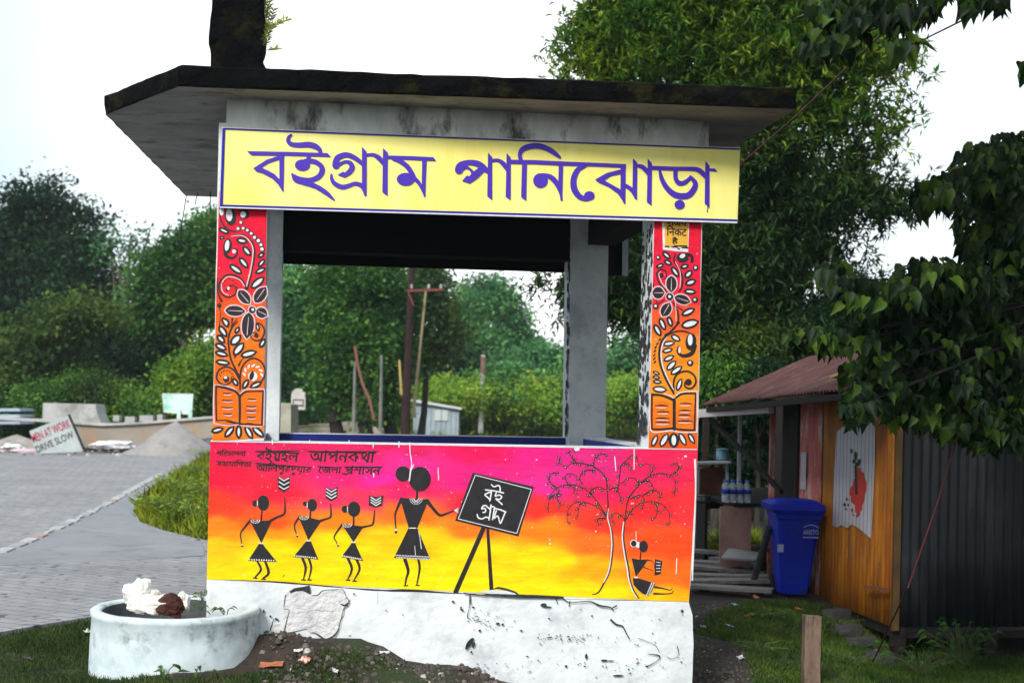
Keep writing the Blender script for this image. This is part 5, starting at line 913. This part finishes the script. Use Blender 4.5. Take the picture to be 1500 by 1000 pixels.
for lab,Y,m_,bl,n in (('tall hazy tree with stepped crown left of the concrete post',82,F_TEAL_HAZE,((680,455,32,24),(700,430,26,18),(730,440,22,24),(690,500,40,32),(727,425,12,14),(745,455,16,20)),9000),('pointed hazy tree right of the concrete post',84,F_TEAL_HAZE,((757,478,13,20),(750,510,26,20),(775,518,24,18),(730,530,40,26)),8000),('broad pale teal tree in the middle distance beside the rear pillar',72,F_TEAL_HAZE,((800,528,30,18),(825,552,40,26),(770,550,36,24),(850,545,40,34)),9000),
    ('dark round tree behind the small hut',66,F_DARK,((660,540,46,32),(630,550,36,32),(700,560,36,28),(640,580,50,26)),9000),('umbrella shaped teal tree right of the concrete post',64,F_TEAL_HAZE,((740,560,40,18),(755,580,44,20),(715,575,26,16)),6500),('hazy tree seen between the rear pillar and the right pillar',75,F_TEAL_HAZE,((915,560,36,40),(930,520,34,34),(890,600,40,26),(950,600,40,30)),8000)):
    tree('broadleaf_tree',lab,'tree',BL(Y,*bl),n,.34,m_,.2,group=TG)
def spread_px(k, x0, x1): return [x0+(x1-x0)*(i+.5)/k for i in range(k)]
SB = ['leftmost bright shrub seen low through the kiosk','shrub just right of the basketball hoop','bright shrub before the creeper trees','shrub at the foot of the utility pole','leafy shrub peeping above the hut roof','shrub touching the right wall of the hut','shrub left of the concrete post base','shrub right of the concrete post base','yellow green shrub below the pale stubs','shrub next to the rear pillar base','shrub in the gap right of the rear pillar','last shrub before the right pillar']
for i,x in enumerate((418,455,500,560,640,688,722,758,792,825,905,940)):
    yy = 618 if i < 4 else 580; r = 22 if i < 4 else 40; Y = 61 if i < 4 else 64-(i%3)*.5; tree('shrub',SB[i],'shrub',BL(Y,(x,yy,r,18),(x+12,yy-8,r*.7,13),(x-12,yy+14,r*.9,16),(x+8,yy+18,r*.9,14)),4500,.24,F_YELLOW if i%3 else F_BRIGHT,.05,group='shrubs seen through the kiosk')
# far-off woodland and ground cover that read as one mass
def woods(name, x0, x1, ytop, Y, n, L_, mat, ybot=640, dY=5):
    C=[]
    for i in range(n): x = random.uniform(x0,x1); t = random.random(); yt = ytop(x)+8*mn.noise(Vector((x*.05,0,Y)))+5*mn.noise(Vector((x*.2,3,Y))); y = yt+(ybot-yt)*t**.8; p = at(x,y,Y+random.uniform(-dY,dY)+2*mn.noise(Vector((x*.03,y*.05,2)))); C.append((p.x,p.y,max(p.z,.05)))
    C = np.array(C); A = RNG.normal(size=(n,3)); NN = RNG.normal(size=(n,3))*.6+[0,-.2,.8]; LL = L_*(.6+.8*RNG.random(n)); tag(link(name,leaves_mesh(C,A,NN,LL,LL*.65,T_RH,mat)),kind='stuff')
woods('woodland',-900,340,lambda x:505-22*math.sin(x*.012),95,30000,.75,F_DARK); woods('woodland',340,1300,lambda x:532-10*math.sin(x*.02),110,30000,.8,F_TEAL_HAZE); woods('woodland',1000,2500,lambda x:470,70,26000,.6,F_DARK)
woods('undergrowth',-300,330,lambda x:585,50,9000,.28,F_MID,640,3); woods('undergrowth',380,980,lambda x:596,72,12000,.34,F_YELLOW,636,6)
grass('meadow', [(380,640),(1000,640),(1000,628),(380,622)], 12000, .5, .05, gm2)

# big feathery tree behind the kiosk
F_FEA_LIT = leafmat('feather_leaf_lit', (.006,.030,.004),(.045,.14,.010),(.32,.44,.030),.38,.6,1.5); F_FEA_SHADED = leafmat('feather_leaf_shaded', (.003,.014,.004),(.012,.045,.009),(.085,.15,.02),.25,.6,1.5)  # crown's top light and lower shade put into two leaf colours
def feather_crown(parent, blobs, ncl, mat, L_=.17, name='crown'):
    B = np.array(blobs); vol = (B[:,3]*B[:,5])**.9; pk = RNG.choice(len(B),ncl,p=vol/vol.sum()); d = unit(RNG.normal(size=(ncl,3))); rr = .35+.72*RNG.random(ncl)**.5; lump = 1+.14*np.sin(d[:,0]*6+pk)+.12*np.sin(d[:,2]*8+pk*1.7)
    nb = max(30, ncl//34); bo = B[pk[:nb],:3]+d[:nb]*B[pk[:nb],3:6]*(rr*lump)[:nb,None]; bi = RNG.integers(0,nb,ncl); c = bo[bi]+RNG.normal(size=(ncl,3))*[.27,.27,.19]; out = unit(d*B[pk,3:6]+[0,0,.25]); m = 9; C = np.repeat(c,m,0); O = np.repeat(out,m,0); A = O*.55+RNG.normal(size=(ncl*m,3))*.62; A[:,2] -= .12; A = unit(A); C = C+A*.03+RNG.normal(size=C.shape)*.02; NN = RNG.normal(size=C.shape)*.35+[0,0,1]; LL = L_*(.6+.6*RNG.random(len(C)))
    return link(name,leaves_mesh(C,A,NN,LL,LL*.26,T_LANCE,mat),parent), c
random.seed(5)
bt = empty('feathery_tree',(at(1130,600,21).x,21,g(at(1130,600,21).x,21)),'huge feathery leafed green tree towering behind the kiosk roof','tree')
YB = 20
up = BL(YB,(940,70,60,50),(890,60,42,40),(900,20,42,36),(1000,60,70,55),(1000,-20,90,60),(1080,30,80,60),(1150,60,75,70),(1200,30,60,60),(1260,60,45,45),(1080,110,80,50),(1180,130,70,50),(1240,180,44,24),(1270,175,36,20),(1130,-40,120,60),(1220,120,60,40),(880,100,34,16),(1285,95,24,30),(1120,180,60,40))
low = BL(YB,(1110,230,70,50),(1190,230,60,44),(1250,270,48,34),(1290,285,26,22),(1090,320,64,60),(1160,310,66,60),(1220,330,48,40),(1050,390,56,50),(1110,410,62,50),(1180,400,50,46),(1030,460,40,40),(1075,480,50,40),(1150,470,50,34),(870,420,44,36),(850,400,30,30),(900,450,44,30),(930,380,36,40),(920,430,40,36),(980,420,44,60),(960,330,60,40),(840,455,16,14))
feather_crown(bt, up, 7800, F_FEA_LIT, .155); feather_crown(bt, low, 6600, F_FEA_SHADED, .155, name='lower_crown')
B0 = Vector((at(1095,600,21).x,21,-.15)); mb = MB(); mb.tube([B0,B0+Vector((.05,0,1.4)),B0+Vector((.1,0,2.6))],[.30,.24,.2],12)
for b_ in random.sample(up,10)+random.sample(low,11): t = Vector(b_[:3]); f_ = B0+Vector((.08,0,random.uniform(1.2,2.6))); mb.tube([f_, f_.lerp(t,.5)+Vector((0,0,.25)), t],[.10,.06,.02],6)
mb.build('trunk', bark_d, bt, smooth=True)
UG = 'undergrowth bushes behind the stall'
for i,(x,y,r,ry,Y,m_,lab,n) in enumerate(((1050,560,34,30,18,F_MID,'bright lower bush left of the rusty roof edge',5000),(1090,520,40,34,19,F_OLIVE,'dusty bush right behind the rusty roof',6500),(1150,500,44,30,19.5,F_OLIVE,'bush above the middle of the rusty roof',6500),(1040,500,40,40,19.5,F_DARK,'dark bush under the big feathery tree',6500),(1210,480,44,40,19.5,F_DARK,'dark bush behind the roof ridge',6500),(1110,570,50,34,18,F_DARK,'dark bush behind the stall counter',6000),(1035,620,34,40,18.5,F_DARK,'shadowy bush seen under the stall roof',5000),(1090,660,60,50,19,F_DARK,'large shadowy bush behind the stall interior',7000),(990,480,40,60,22,F_DARK,'dark bush visible between the right pillars',5500),(1270,440,50,50,20,F_DARK,'dark bush right of the feathery tree trunk',5000))):
    tree('bush',lab,'bush',BL(Y,(x,y,r,ry),(x-r*.3,y+12,r*.8,ry*.8),(x+r*.4,y+6,r*.7,ry*.8)),n,.10,m_,.04,group=UG,asp=.35,tm=T_LANCE)
random.seed(77)
weed(1052,800,30,.09,'leafy green weed behind the plank platform','.3' and .3,spread=.35,mat=F_BRIGHT,tmpl=T_RH); weed(1405,985,60,.07,'bushy weed below the charcoal tin wall',.38,spread=.28,Y=None,mat=F_MID); weed(1350,990,40,.06,'low weed patch in front of the stall corner',.2,spread=.3,mat=F_MID); weed(1310,960,24,.05,'small weed at the foot of the red pole',.12,spread=.2,mat=F_MID)

for i,(x,y,lab) in enumerate(((238,752,'low yellow green weed at the tip of the grass verge'),(262,722,'weed clump midway up the left rim of the verge'),(290,700,'weed clump on the upper verge beside the kiosk'),(285,765,'weed clump near the lower rim of the verge'),(302,735,'weed clump against the kiosk edge on the verge'),(300,672,'highest weed clump at the far end of the verge'))):
    weed(x,y,90,.075,lab,.26,spread=.42,mat=F_YELLOW if i%2 else F_BRIGHT,tmpl=T_RH,group='weed clumps on the verge')
for x,y,lab in ((1130,905,'weed tuft left of the wooden stump'),(1225,925,'weed tuft right of the wooden stump'),(1250,975,'weed tuft low between stump and red pole'),(1110,955,'weed tuft at the gravel edge'),(1300,935,'weed tuft below the orange wall corner')): weed(x,y,40,.035,lab,.09,spread=.2,mat=F_MID,tmpl=T_LANCE,group='weed tufts in the right grass')
# near tree on the right with large heart shaped leaves
F_HRT = leafmat('heart_leaf', (.0015,.006,.002),(.005,.018,.004),(.06,.12,.008),.2,.5,3.2,spec=.14)
nt_ = empty('broad_leaved_tree',(4.6,8.0,g(4.6,8.0)),'near dark tree with big heart shaped leaves hanging over the stall and top right corner','tree')
clus = []   # px,py,rx,ry,count,Y
for t in ((1440,245,46,32,75,7.6),(1480,300,50,50,120,7.8),(1372,285,32,24,34,7.2),(1350,300,14,16,10,7.1),(1400,270,26,16,18,7.3),(1470,380,52,50,150,7.9),(1420,430,50,40,130,7.7),(1360,410,44,30,70,7.4),(1310,440,44,26,70,7.2),(1265,440,34,28,48,7.0),(1225,410,24,18,20,6.9),(1360,470,60,44,150,7.7),(1300,500,50,40,110,7.5),(1240,500,44,18,46,7.0),(1190,498,36,12,28,6.9),(1160,500,12,10,9,6.8),(1440,520,60,60,220,8.0),(1370,560,56,44,150,7.8),(1290,560,36,36,60,7.3),(1262,590,22,24,26,7.0),(1475,600,56,50,190,8.1),(1400,610,56,30,110,7.9),(1250,550,16,22,16,6.9),(1245,600,14,22,12,6.8),(1330,520,60,50,150,8.0),(1330,600,44,26,44,7.6),(1495,400,40,200,200,8.3),(1470,650,50,16,30,8.0),
          (1215,20,34,26,46,6.2),(1250,10,46,30,70,6.4),(1300,25,40,22,44,6.3),(1325,72,18,20,12,6.1),(1345,20,26,18,20,6.4),(1200,70,24,20,16,6.0),(1240,60,28,22,22,6.2),(1425,4,16,12,7,6.0),(1460,8,12,20,7,6.0),(1440,-10,14,10,8,6.0),(1475,250,40,50,160,8.5),(1440,330,40,60,160,8.5),(1480,480,40,120,260,8.6),(1390,500,60,70,240,8.5),(1440,600,60,50,240,8.5),(1320,540,50,50,120,8.3),(1320,-20,90,24,70,6.4),(1502,105,8,14,5,6.3),(1440,-34,60,10,20,6.2)): clus.append(t)
C=[];A=[];NN=[];LL=[]; mbt = MB(); root = Vector((4.35,9.0,2.2))
for (x,y,rx,ry,n,Y) in clus:
    cc = at(x,y,Y)
    if n >= 8: 
        st_ = root if y > 150 else Vector((4.2,7.2,4.3)); mbt.tube([st_, st_.lerp(cc,.5)+Vector((0,0,.12)), cc],[.018,.010,.003],5)
    for _ in range(int(n*2.1)):
        a_ = random.uniform(0,6.283); r_ = math.sqrt(random.random()); Yp = Y+random.gauss(0,.22); p = at(x+rx*r_*math.cos(a_), y+ry*r_*math.sin(a_)-6, Yp); C.append(p); out = (p-cc); out.y -= .1; out.normalize()
        A.append(Vector((out.x*.5+random.gauss(0,.3), random.gauss(-.15,.3), -.75+random.gauss(0,.3)))); NN.append(Vector((random.gauss(0,.4), -.8+random.gauss(0,.4), .55+random.gauss(0,.3)))); LL.append(random.triangular(.035,.11,.065))
LL = np.array(LL); link('crown', leaves_mesh(np.array(C),np.array(A),np.array(NN),LL,LL*.8,T_HEART,F_HRT), nt_)
mbt.build('twigs', M('twig_black',(.006,.005,.004),(.012,.010,.008),20,.9), nt_, smooth=True)
mb = MB(); mb.tube([Vector((4.75,8.2,g(4.7,8.2)-.1)),Vector((4.6,8.25,1.2)),Vector((4.35,8.3,2.2)),Vector((4.25,8.0,3.2)),Vector((4.2,7.2,4.3)),Vector((4.0,6.4,5.2))],[.14,.12,.10,.08,.06,.03],10)
mb.build('trunk', bark_d, nt_, smooth=True)
# unseen leaf canopy added above and outside the frame to shade the stall
n = 17000; Cc = RNG.normal(size=(n,3))*[1.6,2.0,.6]+[4.9,6.8,4.7]; keep = (Cc[:,2] > 1.62+.33*Cc[:,1]) & (Cc[:,1] > 5.5); Cc = Cc[keep]; n = len(Cc); LL = .13*(.7+.6*RNG.random(n)); link('added_shade_canopy', leaves_mesh(Cc, RNG.normal(size=(n,3))*.5+[0,0,-.6], RNG.normal(size=(n,3))*.5+[0,-.5,.6], LL, LL*.8, T_HEART, F_HRT), nt_)

# ------------------------------------------------------------------ things across the road and through the opening
def sign():
    Y = 34; pts = [at(43,631,Y),at(100,608,Y),at(122,661,Y),at(53,664,Y)]; e = empty('work_sign', (pts[3]+pts[2])/2, 'tilted grey board reading MEN AT WORK in red and DRIVE SLOW in black', 'sign'); mb = MB(); mb.prism(pts,Vector((0,.04,0))); mb.build('board', M('board_grey',(.42,.47,.46),(.32,.36,.35),1.2,.7), e)
    mb = MB(); mb.bar(pts[1]+Vector((.02,-.02,.02)),pts[2]+Vector((.06,-.02,-.02)),.05,.05); mb.build('frame', dark_line, e)
    U = (at(104,625,Y)-at(50,648,Y)); U.normalize(); Vv = Vector((-U.z,0,U.x)); 
    for body,o_,w_,h_,m_ in (('MEN AT WORK',at(49.5,648,Y),1.02,.21,M('sign_red',(.36,.02,.07))),('DRIVE SLOW',at(55,663,Y),1.0,.17,M('sign_black',(.05,.05,.07)))):
        V,Fc = glyphs(body); xs=[v[0] for v in V]; ys=[v[1] for v in V]; mb = MB(); mb.add([o_+U*((v[0]-min(xs))/(max(xs)-min(xs))*w_)+Vv*(v[1]/max(ys)*h_)+Vector((0,-.012,0)) for v in V],Fc); mb.build('lettering',m_,e)
sign()
def pxsolid(name, poly, Y, th, mat, label, cat, group=None, rough=0, cuts=2):
    mb = MB(); mb.prism([at(x,y,Y) for x,y in poly], Vector((0,th,0))); o = mb.build(name,mat,tri=True)
    if rough: rough_edges(o,cuts,rough,3)
    return tag(o,label,cat,group)
concp = M('pale_concrete',(.34,.34,.33),(.46,.46,.45),1.2,.9,.3,6,c3=(.24,.23,.22),s3=.8); concs = M('rust_stained_wall',(.32,.285,.235),(.24,.21,.175),.8,.9,.3,6,c3=(.36,.21,.12),s3=1.1)
pxsolid('concrete_ramp',[(63,590),(140,592),(142,606),(149,621),(62,618)],39.5,.9,concp,'pale concrete ramp block behind the tilted work sign','ramp')
pxsolid('low_wall',[(108,620),(150,622),(200,620),(312,611),(312,640),(210,655),(140,657),(112,652)],37.5,.35,concs,'long low stained concrete wall across the road','wall')
pxsolid('wall_coping',[(-200,603),(0,611),(60,614),(150,620),(200,618),(312,609),(312,612.5),(200,621.5),(150,623.5),(60,617.5),(0,614.5),(-200,607)],37.4,.55,concp,'thin pale coping rail lying along the low wall','coping')
for i,(y0,lab) in enumerate(((598,'upper bluish sheet stacked at the left edge'),(607,'middle bluish sheet stacked at the left edge'),(617,'lowest bluish sheet stacked at the left edge'))):
    pxsolid('metal_sheet',[(-60,y0),(28,y0),(30,y0+4),(-60,y0+4.5)],40-i*.4,1.2,M('sheet_blue',(.36,.42,.50),(.28,.34,.42),2,.5),lab,'sheet','stack of sheets')
gb = empty('notice_board',at(260,625,39),'pale green printed board on short posts beside the left pillar','notice board'); mb = MB(); mb.prism([at(238,577,39),at(283,577,39),at(281,607,39),at(240,603,39)],Vector((0,.05,0))); mb.build('board', M('board_green',(.10,.45,.30),(.55,.75,.66),1.4,.5,lo=.42,hi=.58), gb)
for x in (262,279): mb = MB(); mb.bar(at(x,600,38.95),at(x,632,38.95),.10,.05); mb.build('post', M('board_green',(0,0,0)), gb)
mb = MB(); mb.tube([at(238,577,39),at(283,577,39),at(281,607,39),at(240,603,39),at(238,577,39)],.015,5); mb.build('frame', white_paint, gb)
def heap(name, px, py, Y, rpx, hpx, mat, label, cat, seed=0):
    c = at(px,py,Y); R = rpx*Y/F; H = hpx*Y/F; mb = MB(); V=[]; n=48; m=14
    for j in range(m+1):
        for k in range(n):
            t = j/m; a_ = 2*math.pi*k/n; r = R*t*(1+.15*mn.noise(Vector((math.cos(a_)*1.3,math.sin(a_)*1.3,seed)))); z = H*(1-t)**1.05+.05*H*mn.noise(Vector((r*math.cos(a_)*2.2,r*math.sin(a_)*2.2,seed)))*2; V.append((c.x+r*math.cos(a_), c.y+r*math.sin(a_)*.8, max(0,z)-.02*(t>.99)))
    mb.add(V,[(j*n+k,j*n+(k+1)%n,(j+1)*n+(k+1)%n,(j+1)*n+k) for j in range(m) for k in range(n)]); return tag(mb.build(name,mat,smooth=True),label,cat)
sandm = M('grey_sand',(.20,.19,.185),(.29,.275,.265),1.6,.95,.6,12,c3=(.13,.125,.12),s3=1.3)
heap('sand_heap',258,660,35.5,76,50,sandm,'large grey sand heap at the roadside left of the kiosk','sand heap',1); heap('gravel_heap',306,640,41.5,40,36,M('dark_gravel',(.07,.07,.08),(.15,.15,.17),5,.95,1,14),'dark gravel heap partly behind the left pillar','gravel heap',3)
heap('rubble_heap',25,655,37,70,22,M('rubble',(.2,.18,.16),(.33,.31,.28),2,.95,1,10),'low rubble heap left of the work sign','rubble heap',6)
crumple('white_tarp',165,652,36,.55,.5,.13,M('tarp_white',(.75,.75,.75),(.6,.6,.62),3,.6,.2),'white tarp crumpled at the roadside beside the work sign','tarp',4,amp=.35)
crumple('cloth_bundle',18,656,35.5,.28,.25,.11,M('tarp_white',(0,0,0)),'white bundle at the road edge left of the work sign','cloth',8,amp=.5); crumple('cloth_bundle',38,661,35,.55,.2,.06,M('cloth_pink',(.55,.38,.42),(.45,.40,.44),4,.8),'flat pinkish cloth at the foot of the work sign','cloth',9,amp=.5)
for i,(x,y,w,lab) in enumerate(((170,613,9,'leftmost pale block on the low wall'),(190,615,14,'long pale block in the middle of the low wall'),(214,613,20,'longest pale block on the low wall'),(234,612,8,'rightmost pale block on the low wall'))):
    pxsolid('concrete_block',[(x-w/2,y-5),(x+w/2,y-5),(x+w/2,y+4),(x-w/2,y+4)],39,.3,concp,lab,'block','blocks on the low wall')
# window view things
def pole(name, x0,y0,x1,y1,Y,r0,r1,mat,label,cat='pole',extra=None,group=None,n=8):
    a_ = at(x0,y0,Y); b_ = at(x1,y1,Y); e = empty(name,(a_.x,a_.y,a_.z),label,cat,group); mb = MB(); mb.tube([a_,b_],[r0,r1],n); mb.build('shaft',mat,e); 
    if extra: extra(e,b_,Y)
    return e
rustp = M('rust_brown',(.018,.008,.009),(.035,.014,.014),3,.9); rustr = M('rust_red',(.20,.05,.04),(.13,.04,.035),3,.8); bamboo = M('bamboo',(.38,.30,.17),(.28,.22,.12),3,.8)
def ex1(e,b_,Y):
    mb = MB(); mb.bar(at(597,426,Y-.1),at(650,424,Y-.1),.07,.07); mb.bar(at(597,426,Y-.1),at(606,448,Y-.1),.04,.04); mb.build('cross_arm',rustr,e)
    for x in (603,628,646): mb = MB(); mb.lathe([(.02,0),(.05,.03),(.03,.07),(.05,.10),(.02,.13),(.001,.14)],at(x,423,Y-.1),8); mb.build('insulator',concp,e)
pole('utility_pole',593,645,604,372,40,.135,.085,rustp,'thick dark brown utility pole with a red cross arm seen through the kiosk',extra=ex1)
pole('bamboo_pole',605,610,624,425,40.5,.05,.035,bamboo,'pale bamboo leaning against the cross arm of the utility pole')
pole('bamboo_pole',588,578,585,527,43,.045,.035,M('bamboo_yellow',(.5,.36,.10),(.4,.3,.1),3,.8),'short yellowish stick left of the utility pole')
mb = MB(); mb.tube([at(520,507,42),at(524,535,42),at(531,562,42),at(542,588,42),at(548,615,42)],.045,6); tag(mb.build('bent_branch',M('branch_red',(.25,.10,.07),(.18,.08,.06),3,.9)),'bent reddish bare branch in front of the creeper trees','branch')
for x,y0,lab in ((518,530,'left thin bare trunk in front of the creeper trees'),(557,520,'right thin bare trunk in front of the creeper trees')): pole('bare_trunk',x,632,x+2,y0,42,.06,.04,M('grey_bark',(.12,.12,.11),(.2,.2,.19),3,.9),lab,'tree trunk')
def ex2(e,b_,Y):
    mb = MB(); mb.lathe([(.10,-.9),(.12,-.8),(.12,-.1),(.06,0),(.001,.05)],b_,8); mb.build('pole_head',M('head_rust',(.14,.07,.06),(.2,.12,.1),3,.9),e)
pole('concrete_post',704,634,708,520,62,.13,.10,concp,'pale concrete post with a rusty head seen through the kiosk',extra=ex2)
pole('concrete_stub',782,588,782,556,78,.13,.12,concp,'left pale stub among the far shrubs',group='pale stubs'); pole('concrete_stub',791,588,790,554,79,.13,.12,concp,'right pale stub among the far shrubs',group='pale stubs')
hut = empty('tin_hut',at(638,628,60),'small blue grey tin hut with one window seen through the kiosk','hut'); a_ = at(606,589,60); b_ = at(672,599,60); zb_ = .02
tin_h = M('hut_tin',(.26,.33,.36),(.36,.43,.46),1.5,.6); tin_d = M('hut_trim',(.14,.19,.22)); mb = MB(); mb.prism([Vector((a_.x,60,zb_)),Vector((b_.x,60,zb_)),Vector((b_.x,60,b_.z)),Vector((a_.x,60,a_.z))],Vector((0,2.2,0))); mb.build('wall',tin_h,hut)
for i in range(9): x = a_.x+(b_.x-a_.x)*(i+.5)/9; mb = MB(); mb.box((x-.012,59.985,zb_),(x+.012,59.999,b_.z)); mb.build('rib',tin_d,hut)
mb = MB(); mb.prism([at(602,584.5,59.8),at(676,597,59.8),at(676,600,59.8),at(602,588,59.8)],Vector((0,2.6,0))); mb.build('roof',M('roof_white',(.6,.62,.64),(.5,.52,.54),2,.5),hut)
mb = MB(); q0 = at(637,600,59.97); q1 = at(656,616,59.97); mb.box((q0.x,59.95,q1.z),(q1.x,59.98,q0.z)); w_ = mb.build('window',M('window_pale',(.55,.58,.56),(.45,.5,.5),3,.4),hut); mb = MB(); mb.box(((q0.x+q1.x)/2-.015,59.94,q1.z),((q0.x+q1.x)/2+.015,59.949,q0.z)); mb.build('mullion',tin_d,w_)
hp = empty('basketball_hoop',at(434,632,50),'white basketball backboard on a dark post seen through the kiosk','basketball hoop'); mb = MB(); c = at(437,583,50); P = [(c.x+0.26*math.cos(t),50,c.z+.1+0.26*math.sin(t)) for t in [math.pi*k/12 for k in range(13)]]+[(c.x-0.26,50,c.z-.42),(c.x+0.26,50,c.z-.42)]; mb.prism(P,Vector((0,.05,0))); mb.build('backboard',M('backboard_white',(.65,.62,.6),(.5,.48,.46),2,.6),hp,tri=True)
mb = MB(); mb.bar((c.x-.18,49.98,c.z-.05),(c.x+.18,49.98,c.z-.05),.02,.03); mb.bar((c.x-.18,49.98,c.z-0.26),(c.x+.18,49.98,c.z-0.26),.02,.03); mb.bar((c.x-.18,49.98,c.z-.05),(c.x-.18,49.98,c.z-0.26),.03,.02); mb.bar((c.x+.18,49.98,c.z-.05),(c.x+.18,49.98,c.z-0.26),.03,.02); mb.build('target_frame',M('frame_brown',(.12,.07,.05)),hp)
mb = MB(); mb.lathe([(.2,0),(.215,.01),(.2,.02),(.185,.01)],(c.x,49.78,c.z-0.26),16,close=True); mb.build('rim',rustr,hp); mb = MB(); mb.bar(at(434,634,50.1),at(435,592,50.1),.10,.10); mb.build('post',dark_line,hp)
pxsolid('pale_wall',[(405,590),(426,592),(426,634),(405,634)],46,1.6,M('cream_wall',(.50,.47,.36),(.42,.40,.32),1.5,.9,c3=(.3,.27,.22)),'pale cream wall end seen just inside the left pillar','wall')
pxsolid('dirt_bank',[(395,640),(395,629),(440,622),(520,620),(560,630),(560,640)],55,2,M('pale_dirt',(.33,.30,.24),(.25,.23,.16),1,.95,c3=(.10,.14,.04),s3=.8),'pale dirt bank low behind the kiosk wall','dirt bank',rough=.1)
# overhead wires running from the utility pole over the kiosk
for x0,x1,lab in ((603,762,'left thin wire climbing from the utility pole to the sky'),(646,822,'right thin wire climbing from the utility pole to the sky')):
    a_ = at(x0,420,39.9); b_ = at(x1,-40,22); P = [a_.lerp(b_,k/14)-Vector((0,0,.35*4*(k/14)*(1-k/14))) for k in range(15)]; mb = MB(); mb.tube(P,.006,5); tag(mb.build('overhead_wire',M('wire_grey',(.25,.25,.26))),lab,'wire','overhead wires')

# humid air between the camera and the far trees
mb = MB(); mb.box((-640,-330,-1.6),(640,1450,17)); hz = mb.build('haze', None) if False else None
hm = bpy.data.materials.new('haze_air'); hm.use_nodes = True; hm.node_tree.nodes.clear(); o_ = hm.node_tree.nodes.new('ShaderNodeOutputMaterial'); pv = hm.node_tree.nodes.new('ShaderNodeVolumePrincipled')
pv.inputs['Color'].default_value = (.80,.90,.95,1); pv.inputs['Density'].default_value = .0004; hm.node_tree.links.new(pv.outputs[0], o_.inputs['Volume'])
tag(mb.build('haze', hm), kind='stuff')
